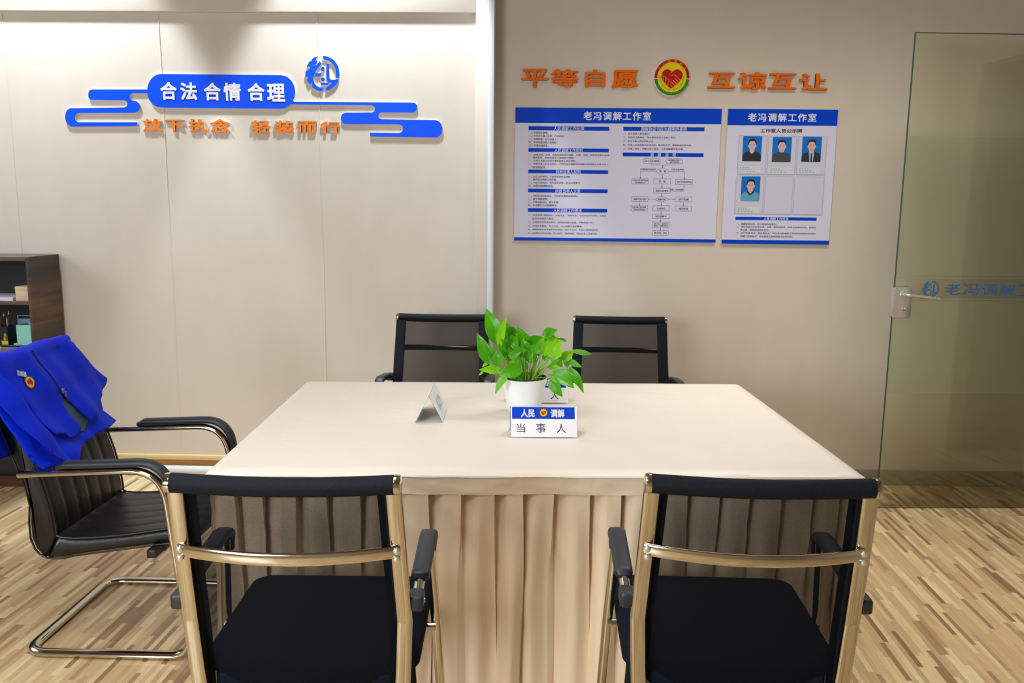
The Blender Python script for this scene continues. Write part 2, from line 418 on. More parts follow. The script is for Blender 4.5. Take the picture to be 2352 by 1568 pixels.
# ------------------------------------------------------------------ measured outlines (metres, world X / Z)
slogan_left = [('放', -2.0528, -1.9558, 1.852, 1.9162), ('下', -1.9363, -1.8407, 1.8511, 1.9109), ('执', -1.8113, -1.7158, 1.8512, 1.9153), ('念', -1.6965, -1.5965, 1.8504, 1.9161), ('轻', -1.4794, -1.3862, 1.8477, 1.9117), ('装', -1.3589, -1.261, 1.8486, 1.9108), ('而', -1.2368, -1.1404, 1.8495, 1.9091), ('行', -1.1183, -1.0201, 1.8487, 1.9083)]
slogan_right = [('平', -0.0739, 0.0574, 2.0885, 2.1732), ('等', 0.0795, 0.2102, 2.0895, 2.1741), ('自', 0.2525, 0.3466, 2.0917, 2.1736), ('愿', 0.3884, 0.516, 2.0878, 2.1723), ('互', 0.8772, 1.0095, 2.0888, 2.1631), ('谅', 1.0324, 1.1683, 2.0827, 2.1668), ('互', 1.1856, 1.3191, 2.0857, 2.1606), ('让', 1.3419, 1.4765, 2.0832, 2.1615)]
capsule_text = [('合', -1.9483, -1.8667, 2.0144, 2.0989), ('法', -1.8435, -1.7616, 2.0142, 2.097), ('合', -1.7202, -1.6371, 2.0133, 2.0961), ('情', -1.6173, -1.5324, 2.0123, 2.0967), ('合', -1.4917, -1.4082, 2.0114, 2.0958), ('理', -1.3901, -1.302, 2.0096, 2.0939)]
cloud_left = [(-2.0062, 2.0641), (-2.3108, 2.0622), (-2.3247, 2.057), (-2.3328, 2.0432), (-2.3341, 2.0261), (-2.3295, 2.0141), (-2.3191, 2.009), (-2.144, 2.0085), (-2.1328, 2.0017), (-2.1299, 1.9905), (-2.1342, 1.9793), (-2.1463, 1.9724), (-2.4347, 1.9669), (-2.4526, 1.9565), (-2.4612, 1.9392), (-2.4646, 1.9175), (-2.4623, 1.9002), (-2.4545, 1.8838), (-2.4373, 1.8727), (-2.0867, 1.8779), (-2.0836, 1.8978), (-2.3949, 1.8955), (-2.4079, 1.9032), (-2.4123, 1.917), (-2.4075, 1.9326), (-2.3942, 1.9422), (-2.0942, 1.9452), (-2.0786, 1.9505), (-2.068, 1.9617), (-2.0635, 1.9764), (-2.067, 1.9918), (-2.0771, 2.002), (-2.0904, 2.0054), (-2.1054, 2.0087), (-2.1138, 2.0172), (-2.1149, 2.0292), (-2.1106, 2.0395), (-2.1014, 2.0447), (-2.0073, 2.0453)]
cloud_right = [(-1.2737, 2.0074), (-0.6365, 2.0074), (-0.6224, 2.0032), (-0.6145, 1.9931), (-0.6138, 1.9743), (-0.621, 1.9623), (-0.6325, 1.9563), (-0.8005, 1.956), (-0.8121, 1.9507), (-0.8176, 1.9387), (-0.8134, 1.9268), (-0.801, 1.9226), (-0.5179, 1.9195), (-0.4994, 1.9136), (-0.488, 1.8983), (-0.4836, 1.8777), (-0.4872, 1.8554), (-0.4979, 1.8398), (-0.5139, 1.8319), (-0.8602, 1.8344), (-0.8616, 1.8543), (-0.7088, 1.8537), (-0.6937, 1.8598), (-0.6873, 1.8745), (-0.6925, 1.8899), (-0.7083, 1.8967), (-0.9923, 1.8963), (-1.0055, 1.9048), (-1.0114, 1.9185), (-1.0111, 1.9322), (-1.0046, 1.946), (-0.9911, 1.9538), (-0.8492, 1.9556), (-0.8367, 1.9617), (-0.8321, 1.9745), (-0.8372, 1.9864), (-0.8486, 1.9915), (-1.2741, 1.9937)]
capsule = [(-1.9436, 2.1419), (-1.9627, 2.139), (-1.9809, 2.1305), (-1.9968, 2.117), (-2.0095, 2.0995), (-2.018, 2.0791), (-2.0218, 2.0572), (-2.0206, 2.0353), (-2.0145, 2.0149), (-2.0039, 1.9974), (-1.9895, 1.984), (-1.9722, 1.9756), (-1.9534, 1.9728), (-1.3265, 1.9711), (-1.3061, 1.9742), (-1.2869, 1.9827), (-1.2703, 1.9963), (-1.2573, 2.0139), (-1.2488, 2.0343), (-1.2455, 2.0562), (-1.2475, 2.0779), (-1.2546, 2.0981), (-1.2664, 2.1154), (-1.2821, 2.1287), (-1.3006, 2.1369), (-1.3207, 2.1397)]
logo = [[(-1.0985, 2.2348), (-1.0848, 2.2349), (-1.0694, 2.2313), (-1.0524, 2.2235), (-1.0372, 2.2121), (-1.0255, 2.1974), (-1.0176, 2.181), (-1.0142, 2.1629), (-1.0134, 2.1447), (-1.0154, 2.1265), (-1.0332, 2.1273), (-1.0319, 2.143), (-1.0324, 2.1595), (-1.0363, 2.1776), (-1.0445, 2.194), (-1.0563, 2.2055), (-1.0715, 2.2136), (-1.0835, 2.2168), (-1.0912, 2.2184), (-1.0962, 2.2266)], [(-1.0797, 2.1987), (-1.0648, 2.1939), (-1.0657, 2.1593), (-1.0651, 2.1262), (-1.0618, 2.1205), (-1.0549, 2.1189), (-1.036, 2.119), (-1.0169, 2.1207), (-1.0224, 2.1066), (-1.0332, 2.0917), (-1.0473, 2.0783), (-1.0649, 2.0674), (-1.0858, 2.0615), (-1.0862, 2.0772), (-1.073, 2.0864), (-1.0607, 2.0948), (-1.0536, 2.1023), (-1.0674, 2.1022), (-1.0743, 2.1038), (-1.0794, 2.1096), (-1.0808, 2.1195), (-1.0807, 2.1592)], [(-1.0902, 2.1715), (-1.091, 2.1676), (-1.0932, 2.1643), (-1.0963, 2.162), (-1.0999, 2.1612), (-1.1036, 2.162), (-1.1066, 2.1642), (-1.1085, 2.1675), (-1.1092, 2.1714), (-1.1083, 2.1753), (-1.1062, 2.1786), (-1.1031, 2.1809), (-1.0994, 2.1817), (-1.0958, 2.1809), (-1.0928, 2.1787), (-1.0908, 2.1754)], [(-1.0898, 2.1195), (-1.0906, 2.1157), (-1.0928, 2.1124), (-1.0959, 2.1103), (-1.0996, 2.1095), (-1.1032, 2.1102), (-1.1062, 2.1124), (-1.1082, 2.1156), (-1.1088, 2.1194), (-1.108, 2.1232), (-1.1058, 2.1264), (-1.1027, 2.1286), (-1.0991, 2.1294), (-1.0954, 2.1286), (-1.0924, 2.1265), (-1.0904, 2.1233)], [(-1.1361, 2.1498), (-1.1068, 2.15), (-1.1063, 2.1343), (-1.1418, 2.1332)], [(-1.1115, 2.102), (-1.0744, 2.1022), (-1.0719, 2.0972), (-1.0755, 2.0917), (-1.1118, 2.0909)], [(-1.1244, 2.2338), (-1.1353, 2.2129), (-1.1336, 2.2113), (-1.1241, 2.2108), (-1.1314, 2.1955), (-1.1471, 2.1885), (-1.1464, 2.1836), (-1.1429, 2.1865), (-1.1281, 2.1927), (-1.1156, 2.2092), (-1.1024, 2.1986), (-1.1171, 2.1821), (-1.1314, 2.1655), (-1.1423, 2.1456), (-1.1479, 2.1307), (-1.1484, 2.1142), (-1.1436, 2.0993), (-1.1318, 2.0861), (-1.1182, 2.0804), (-1.1018, 2.0788), (-1.1014, 2.0597), (-1.1187, 2.0604), (-1.1375, 2.0678), (-1.1546, 2.0776), (-1.1575, 2.0959), (-1.1597, 2.1091), (-1.1672, 2.0917), (-1.1764, 2.1024), (-1.1838, 2.1156), (-1.1783, 2.1256), (-1.1754, 2.1339), (-1.1894, 2.1288), (-1.1911, 2.142), (-1.1895, 2.1569), (-1.178, 2.1644), (-1.1657, 2.1736), (-1.1645, 2.1826), (-1.1835, 2.1833), (-1.1754, 2.1949), (-1.1664, 2.209), (-1.1586, 2.2098), (-1.154, 2.2197), (-1.1434, 2.228)]]
p1_rect = (-0.1051, 0.9523, 1.3058, 1.9863)
p1_header = (-0.1036, 0.9245, 1.9094, 1.9885)
p1_footer = (-0.098, 0.9388, 1.3042, 1.3222)
p1_title = ('老冯调解工作室', 0.2463, 0.5917, 1.9257, 1.9679)
p1_heads = [('人民调解工作纪律', -0.0362, 0.3801, 1.8728, 1.8929), ('人民调解工作原则', -0.0355, 0.3802, 1.7637, 1.7822), ('纠纷当事人权利', -0.0349, 0.3803, 1.6544, 1.6729), ('纠纷当事人义务', -0.0343, 0.3808, 1.5562, 1.5753), ('人民调解工作要求', -0.0338, 0.3814, 1.4557, 1.4747), ('调解协议书应当载明的事项', 0.4522, 0.8687, 1.8736, 1.8936), ('调\u3000解\u3000流\u3000程', 0.4532, 0.8695, 1.7444, 1.7636)]
p1_lines = [('一、不得徇私舞弊；', -0.0344, 0.0665, 1.8534, 1.8649), ('二、不得对当事人压制、打击报复；', -0.0342, 0.1503, 1.838, 1.8489), ('三、不得侮辱、处罚当事人；', -0.034, 0.1133, 1.8217, 1.8329), ('四、不得泄露当事人的隐私；', -0.0337, 0.1136, 1.8057, 1.8169), ('五、不得吃请受礼。', -0.0335, 0.0691, 1.7893, 1.8009), ('一、依据法律、法规、规章和政策进行调解，法律、法规、规章和政策没有明', -0.0329, 0.3807, 1.7443, 1.7533), ('确规定的，依据社会主义道德进行调解；', -0.0125, 0.2033, 1.7289, 1.7396), ('二、在双方当事人自愿平等的基础上进行调解；', -0.0325, 0.2112, 1.7129, 1.7233), ('三、尊重当事人的诉讼权利，不得因未经调解或者调解不成而阻止当事人向人', -0.0338, 0.3798, 1.6982, 1.7071), ('民法院起诉。', -0.0118, 0.0582, 1.6792, 1.6911), ('一、自主决定接受、不接受或者终止调解；', -0.0337, 0.1882, 1.6325, 1.643), ('二、要求有关调解人员回避；', -0.0335, 0.1141, 1.6163, 1.6275), ('三、不受压制强迫，表达真实意愿，提出合理要求；', -0.0333, 0.2399, 1.6012, 1.6112), ('四、自愿达成调解协议。', -0.0331, 0.0974, 1.5843, 1.5957), ('一、如实陈述纠纷事实，不得提供虚假证明材料；', -0.0339, 0.2279, 1.5336, 1.5437), ('二、遵守调解规则；', -0.0337, 0.0699, 1.5164, 1.5281), ('三、不得加剧纠纷、激化矛盾；', -0.0335, 0.1276, 1.5006, 1.5117), ('四、自觉履行人民调解协议。', -0.0333, 0.1196, 1.4849, 1.496), ('一、必须贯彻“调防结合，以防为主，多种手段，协同作战”的方针，以防止', -0.0341, 0.3797, 1.4344, 1.4429), ('民间纠纷激化为重点；', -0.0097, 0.1042, 1.4151, 1.4267), ('二、必须经常倾听群众意见，自觉接受群众监督，不断改进工作；', -0.0337, 0.3104, 1.3977, 1.4069), ('三、必须联系群众，为人公正，为人民群众排忧解难；', -0.0334, 0.2542, 1.3776, 1.3874), ('四、调解纠纷必须本着有利于团结、有利于生产、有利于进步的原则；', -0.0332, 0.3364, 1.3597, 1.3686), ('五、必须充分讲法说理，耐心疏导，消除隔阂，帮助当事人达成协议', -0.0329, 0.3308, 1.3408, 1.3497), ('一、双方当事人基本情况；', 0.4531, 0.5892, 1.853, 1.8643), ('二、纠纷的主要事实、争议事项及各方当事人责任；', 0.4537, 0.7247, 1.8352, 1.8454), ('三、双方当事人的权利和义务；', 0.4542, 0.6128, 1.8155, 1.8266), ('四、当事人达成调解协议的内容，履行的方式、期限和违约责任等；', 0.4534, 0.8078, 1.7974, 1.8069), ('五、当事人签名，调解主持人签名，人民调解委员会印章。', 0.454, 0.7656, 1.7781, 1.788)]
flow_text = [('当事人口头或书面申请', 0.5662, 0.6418, 1.7165, 1.7269), ('人民调解组织主动介入', 0.6866, 0.7553, 1.723, 1.7312), ('或有关单位移送', 0.6981, 0.7446, 1.7127, 1.721), ('审\u3000查', 0.6455, 0.6795, 1.6652, 1.6766), ('属于调解范围但不符合条件的', 0.5468, 0.6254, 1.675, 1.6846), ('不符合条件的', 0.7063, 0.7722, 1.6748, 1.6845), ('告知当事人向有关部门申请处理', 0.5083, 0.5879, 1.6187, 1.6269), ('做好思想疏导工作', 0.5222, 0.5748, 1.6076, 1.6159), ('受\u3000理', 0.6453, 0.6786, 1.6122, 1.6237), ('告知不予受理并说明理由', 0.7387, 0.8145, 1.612, 1.6216), ('调查纠纷事实', 0.6284, 0.6962, 1.5647, 1.5752), ('拒绝、不同意调解', 0.7059, 0.7721, 1.5728, 1.5818), ('调解不成功的', 0.516, 0.5824, 1.521, 1.5323), ('调解纠纷', 0.6413, 0.6844, 1.5209, 1.5316), ('自行和解', 0.7528, 0.8027, 1.5217, 1.5331), ('告知当事人通过仲裁', 0.5114, 0.5838, 1.4801, 1.4884), ('行政诉讼等途径解决', 0.5148, 0.5797, 1.4689, 1.4772), ('达成协议', 0.6393, 0.6847, 1.4741, 1.4848), ('撤回申请', 0.7533, 0.8018, 1.4741, 1.4855), ('制作调解书', 0.6348, 0.6908, 1.4339, 1.4445), ('当事人签名、盖章或者', 0.6257, 0.6998, 1.3962, 1.4044), ('按指印、调解员签名', 0.6261, 0.7002, 1.3857, 1.3939), ('履行协议、回访', 0.6304, 0.6957, 1.3478, 1.3583)]
flow_boxes = [(0.5052, 0.5906, 1.6048, 1.6305), (0.6181, 0.7042, 1.6058, 1.6315), (0.7316, 0.8185, 1.6039, 1.6304), (0.6183, 0.7046, 1.5585, 1.5843), (0.5052, 0.5909, 1.5144, 1.5396), (0.7331, 0.8202, 1.5152, 1.5403), (0.5045, 0.5911, 1.4668, 1.492), (0.6194, 0.7052, 1.4679, 1.4939), (0.7335, 0.8201, 1.4676, 1.4935), (0.6188, 0.7053, 1.4284, 1.4499), (0.6195, 0.7056, 1.3828, 1.4088)]
flow_pills = [(0.5599, 0.648, 1.7082, 1.7352), (0.6768, 0.7648, 1.7092, 1.7347), (0.6196, 0.7058, 1.34, 1.3661)]
flow_diamonds = [(0.6264, 0.6987, 1.6514, 1.6897), (0.6228, 0.7028, 1.5111, 1.5429)]
flow_lines = [[(0.6019, 1.7078), (0.6028, 1.7019), (0.7227, 1.7022), (0.7224, 1.7088)], [(0.6271, 1.6706), (0.5473, 1.6699), (0.5476, 1.6383)], [(0.698, 1.6698), (0.7762, 1.6697), (0.7761, 1.6374)], [(0.7042, 1.5704), (0.7767, 1.5696), (0.7763, 1.5969)]]
flow_arrows = [[(0.6624, 1.7017), (0.6614, 1.69)], [(0.5474, 1.6427), (0.5479, 1.6309)], [(0.7759, 1.6425), (0.7764, 1.6308)], [(0.6621, 1.6511), (0.6621, 1.6319)], [(0.6624, 1.6054), (0.6625, 1.5847)], [(0.7766, 1.5895), (0.7761, 1.6028)], [(0.662, 1.5581), (0.6625, 1.5433)], [(0.6234, 1.5274), (0.5912, 1.5271)], [(0.7021, 1.5274), (0.7336, 1.5277)], [(0.5481, 1.514), (0.5481, 1.4924)], [(0.7761, 1.5147), (0.7762, 1.494)], [(0.6623, 1.5107), (0.6622, 1.4943)], [(0.6617, 1.4675), (0.6623, 1.4504)], [(0.6625, 1.428), (0.6624, 1.4093)], [(0.6627, 1.3823), (0.6625, 1.3666)]]
p2_rect = (0.9847, 1.5424, 1.3012, 1.9865)
p2_header = (1.001, 1.5203, 1.9057, 1.9875)
p2_footer = (1.0023, 1.5197, 1.3009, 1.3219)
p2_title = ('老冯调解工作室', 1.0883, 1.4349, 1.9253, 1.9661)
p2_sub = ('工作室人员公示牌', 1.1545, 1.3669, 1.8698, 1.8893)
p2_pockets = [(1.0457, 1.1959, 1.6591, 1.855), (1.1972, 1.3473, 1.6581, 1.8539), (1.3479, 1.4974, 1.6585, 1.8537), (1.0423, 1.1934, 1.4563, 1.6517), (1.1931, 1.3464, 1.4555, 1.6507), (1.3436, 1.4973, 1.4546, 1.6497)]
p2_photos = [(1.0683, 1.1653, 1.7252, 1.8515), (1.22, 1.3174, 1.7223, 1.8476), (1.3714, 1.47, 1.7241, 1.8507), (1.0712, 1.1683, 1.5219, 1.6478)]
p2_slips = [(1.0543, 1.1682, 1.6658, 1.7006), (1.2125, 1.3268, 1.6626, 1.6955), (1.3594, 1.4741, 1.6639, 1.6967), (1.0553, 1.1704, 1.4608, 1.494)]
p2_head = ('人民调解工作任务', 1.0504, 1.471, 1.4247, 1.4411)
p2_lines = [('一、调解民间纠纷，防止民间纠纷激化；', 1.0559, 1.2665, 1.3986, 1.4092), ('二、通过调解工作宣传法律、法规、规章和政策，教育公民遵纪守法，尊重社', 1.0567, 1.4694, 1.3852, 1.3936), ('会公德，预防民间纠纷发生；', 1.0789, 1.2294, 1.3674, 1.3786), ('三、向村民委员会、居民委员会、所在单位和基层人民政府反映民间纠纷和', 1.0584, 1.4701, 1.3534, 1.3618), ('调解工作的情况，协助基层人民政府解决民间纠纷。', 1.0807, 1.3525, 1.3355, 1.3454)]
emblem = (0.6005, 0.7812, 2.0517, 2.2279)
door_logo = (1.8791, 1.9606, 1.0683, 1.1452)
door_text = [('老', 1.9938, 2.0653, 1.0802, 1.1361), ('冯', 2.0808, 2.1565, 1.0793, 1.1351), ('调', 2.1718, 2.2435, 1.0783, 1.1341), ('解', 2.2585, 2.3345, 1.0773, 1.1331), ('工', 2.3452, 2.4213, 1.0763, 1.1321), ('作', 2.4318, 2.508, 1.0754, 1.131), ('室', 2.5184, 2.5946, 1.0744, 1.13)]
leaves = [((-0.1262, 2.83, 1.0253), (-0.1616, 2.85, 1.1307), 0.0304, 0), ((-0.1111, 2.81, 1.0143), (-0.0913, 2.81, 1.1067), 0.0154, 1), ((-0.0675, 2.86, 1.0374), (-0.0969, 2.87, 1.0778), 0.0134, 0), ((-0.146, 2.82, 0.9531), (-0.1904, 2.8, 1.0473), 0.0272, 0), ((-0.1296, 2.8, 0.9688), (-0.1627, 2.79, 1.0155), 0.0166, 0), ((-0.1152, 2.79, 0.9225), (-0.1784, 2.76, 0.9313), 0.0166, 1), ((-0.151, 2.84, 0.9467), (-0.1757, 2.84, 0.9224), 0.007, 1), ((-0.1724, 2.83, 0.9103), (-0.1867, 2.83, 0.8949), 0.0045, 1), ((-0.0903, 2.76, 0.9054), (-0.1255, 2.73, 0.8555), 0.0147, 2), ((-0.0421, 2.745, 0.9388), (-0.1131, 2.725, 0.9198), 0.0262, 0), ((-0.1136, 2.79, 0.946), (-0.1191, 2.79, 0.9954), 0.0256, 0), ((-0.074, 2.83, 0.9919), (-0.1269, 2.85, 0.9957), 0.0144, 1), ((-0.0572, 2.83, 0.9987), (-0.0871, 2.86, 1.0397), 0.0224, 0), ((-0.0158, 2.87, 0.982), (-0.0506, 2.85, 1.0654), 0.0272, 0), ((-0.0081, 2.86, 0.9971), (0.0388, 2.88, 1.0278), 0.0288, 0), ((-0.0182, 2.83, 0.9861), (-0.0368, 2.83, 1.0253), 0.0192, 3), ((-0.0565, 2.8, 0.9907), (-0.0167, 2.79, 0.9956), 0.0134, 3), ((-0.0763, 2.78, 0.9731), (-0.0331, 2.78, 0.9958), 0.0141, 0), ((-0.0224, 2.81, 0.9265), (-0.0475, 2.81, 0.9787), 0.0115, 0), ((-0.0151, 2.83, 0.9493), (0.0078, 2.84, 0.9875), 0.0211, 3), ((0.0361, 2.8, 0.9803), (0.0532, 2.8, 1.0287), 0.0198, 1), ((0.0704, 2.78, 0.9766), (0.0909, 2.78, 1.037), 0.032, 1), ((0.1065, 2.82, 0.9555), (0.1442, 2.84, 0.9894), 0.0185, 1), ((0.1438, 2.83, 0.9872), (0.2109, 2.86, 0.9711), 0.0096, 2), ((0.0866, 2.89, 1.0149), (0.1245, 2.91, 1.0088), 0.0077, 0), ((0.0289, 2.9, 0.9991), (0.0418, 2.9, 1.0208), 0.0128, 3), ((0.072, 2.79, 0.9683), (0.1042, 2.78, 0.9408), 0.0185, 3), ((0.125, 2.83, 0.9553), (0.1736, 2.83, 0.9296), 0.0122, 2), ((0.1162, 2.87, 0.9492), (0.1261, 2.87, 0.9185), 0.0128, 0), ((0.0725, 2.77, 0.9162), (0.1426, 2.73, 0.883), 0.032, 0), ((0.1274, 2.81, 0.9241), (0.1796, 2.79, 0.8496), 0.0176, 0), ((0.0725, 2.755, 0.8985), (0.1009, 2.725, 0.8487), 0.023, 3), ((0.0909, 2.85, 0.9405), (0.0532, 2.85, 0.9226), 0.0128, 1), ((-0.0477, 2.8, 0.8939), (-0.0306, 2.78, 0.8931), 0.009, 0), ((0.0412, 2.87, 0.9508), (0.067, 2.87, 0.9805), 0.0154, 3), ((0.0133, 2.88, 0.97), (0.0383, 2.88, 0.9784), 0.0144, 3), ((0.0617, 2.88, 0.9197), (0.0985, 2.88, 0.931), 0.0134, 1), ((-0.1064, 2.89, 1.0162), (-0.088, 2.89, 1.0312), 0.0096, 1), ((-0.0587, 2.87, 0.9345), (-0.035, 2.87, 0.9376), 0.0109, 3), ((-0.0925, 2.88, 0.9792), (-0.0817, 2.88, 0.9552), 0.016, 3), ((-0.0365, 2.86, 0.9594), (-0.0075, 2.86, 0.9519), 0.016, 3), ((0.0448, 2.89, 0.9902), (0.0286, 2.89, 1.0088), 0.016, 3), ((-0.1323, 2.88, 1.0), (-0.1218, 2.88, 1.0109), 0.0096, 1), ((-0.0506, 2.88, 1.0172), (-0.072, 2.88, 1.0436), 0.0192, 0)]
jA = [(2.9681, 0.6124), (3.0167, 0.5244), (3.0289, 0.3759), (2.996, 0.3312), (3.0526, 0.2751), (2.9551, 0.2668), (2.8049, 0.2594), (2.7374, 0.2357), (2.7071, 0.208), (2.5402, 0.2449), (2.5203, 0.3046), (2.4924, 0.4027), (2.4721, 0.4743), (2.4368, 0.5692), (2.4689, 0.6224), (2.5633, 0.6215), (2.679, 0.6242), (2.7782, 0.6253), (2.8838, 0.6333), (2.9419, 0.6287)]
jB = [(2.9472, 0.6027), (2.993, 0.5327), (3.0843, 0.449), (3.1026, 0.4379), (3.0717, 0.4142), (3.0193, 0.3962), (2.9791, 0.376), (2.9304, 0.3519), (2.858, 0.3183), (2.8357, 0.3446), (2.7991, 0.4055), (2.768, 0.4555), (2.7566, 0.4113), (2.7623, 0.3643), (2.7896, 0.3157), (2.7852, 0.3054), (2.7467, 0.2904), (2.7051, 0.3011), (2.6979, 0.3177), (2.6359, 0.3296), (2.6065, 0.3862), (2.587, 0.4481), (2.5605, 0.515), (2.5329, 0.5599), (2.5122, 0.579), (2.4531, 0.6258), (2.5397, 0.6233), (2.6542, 0.6258), (2.7525, 0.6269), (2.857, 0.6347), (2.9136, 0.6285)]
jC = [(2.4368, 0.6235), (2.4986, 0.5821), (2.532, 0.5307), (2.5553, 0.4534), (2.5778, 0.3791), (2.6096, 0.3235), (2.6378, 0.252), (2.6632, 0.2198), (2.621, 0.2275), (2.5476, 0.3041), (2.5022, 0.3781), (2.4719, 0.4529), (2.4492, 0.5022), (2.4006, 0.5636)]
jL = [(2.7803, 0.4638), (2.8043, 0.4353), (2.8324, 0.3953), (2.8677, 0.3307), (2.8406, 0.2927), (2.7843, 0.3022), (2.7546, 0.363), (2.7545, 0.4101)]
jlogo = (2.6339, 0.5196)
jtext = (2.6139, 0.5546)
jzip = (2.762, 0.457)
jz2 = (2.7227, 0.5535)

# ------------------------------------------------------------------ the setting
YB = 4.42; ZC = 3.4
bm = B(); box(bm, -4.0, 4.3, -2.6, 4.52, -0.1, 0.0); struct('floor', bm, 'parquet')
bm = B(); box(bm, -4.0, 4.3, -2.6, 4.52, ZC, ZC+0.1); struct('ceiling', bm, 'ceiling')
bm = B(); box(bm, -4.0, 2.68, YB, YB+0.1, 0, ZC)
for x in (-2.76, -1.944, -1.125):                                    # raised wallpaper joints
    tube(bm, [(x+0.0015*math.sin(z*7), YB+0.001, z) for z in [0.1+0.13*i for i in range(19)]], 0.0035, 0.0032, seg=8)
struct('wall_back', bm, 'wall', 'beige textured wall behind the table', smooth=True)
bm = B(); box(bm, -4.1, -4.0, -2.6, 4.52, 0, ZC); struct('wall_left', bm, 'wall')
bm = B(); box(bm, -4.1, 4.3, -2.7, -2.6, 0, ZC); struct('wall_front', bm, 'wall')
bm = B(); box(bm, 2.68, 2.78, 4.10, 4.52, 0, ZC); box(bm, 2.68, 2.78, -2.6, 3.12, 0, ZC); box(bm, 2.68, 2.78, 3.12, 4.10, 2.32, ZC)
struct('wall_right', bm, 'wall')
bm = B(); box(bm, 4.2, 4.3, -2.6, 4.52, 0, ZC); box(bm, 2.78, 4.2, 4.42, 4.52, 0, ZC); struct('wall_corridor', bm, 'wall')
bm = B(); box(bm, -4.0, -0.310, YB-0.024, YB, 2.447, ZC, bev=0.004); struct('trim_1', bm, 'wall', 'beige boxed beam running along the top of the left wall', smooth=True)
bm = B(); box(bm, -0.310, -0.238, YB-0.026, YB, 0, ZC, bev=0.004); struct('trim_2', bm, 'wall', 'narrow beige pilaster at the end of the beam', smooth=True)
bm = B(); box(bm, -0.2395, -0.2105, YB-0.130, YB, 0, ZC, bev=0.003); struct('trim_3', bm, 'white_metal', 'white vertical metal strip beside the pilaster', smooth=True)
bm = B(); box(bm, -4.0, -0.310, YB-0.014, YB, 0.0, 0.075, mi=0); box(bm, -4.0, -0.310, YB-0.024, YB, 0.075, 0.102, bev=0.003, mi=1)
struct('baseboard_left', bm, ['pine_board', 'pine_edge'], 'light pine skirting with a darker face along the left wall', smooth=True)
bm = B(); tube(bm, [(-4.0, YB-0.055, 0.026), (-0.32, YB-0.055, 0.026)], 0.026, seg=20); struct('trim_4', bm, 'trunking', 'white round cable conduit on the floor along the left wall', smooth=True)
bm = B(); box(bm, -0.21, 2.68, YB-0.014, YB, 0, 0.085, bev=0.003); struct('baseboard_back', bm, 'grey_skirting', smooth=True)
bm = B(); box(bm, 2.666, 2.68, 4.10, YB-0.014, 0, 0.085, bev=0.003); struct('baseboard_right', bm, 'grey_skirting', smooth=True)
# windows behind the camera and on the left, with frames
def window(name, mtx, w_, h_):
    bm = B()
    for a in (-w_/2, -w_/6, w_/6, w_/2): box(bm, a-0.025, a+0.025, -0.03, 0.03, -h_/2, h_/2, mtx=mtx)
    for a in (-h_/2, h_/2): box(bm, -w_/2-0.025, w_/2+0.025, -0.03, 0.03, a-0.025, a+0.025, mtx=mtx)
    struct(name, bm, 'white_metal')
window('window_1', Matrix.Translation((-2.3, -2.57, 1.7)), 2.7, 1.6)
window('window_2', Matrix.Translation((-3.97, 3.2, 1.75)) @ Matrix.Rotation(PI/2, 4, 'Z'), 1.7, 1.4)

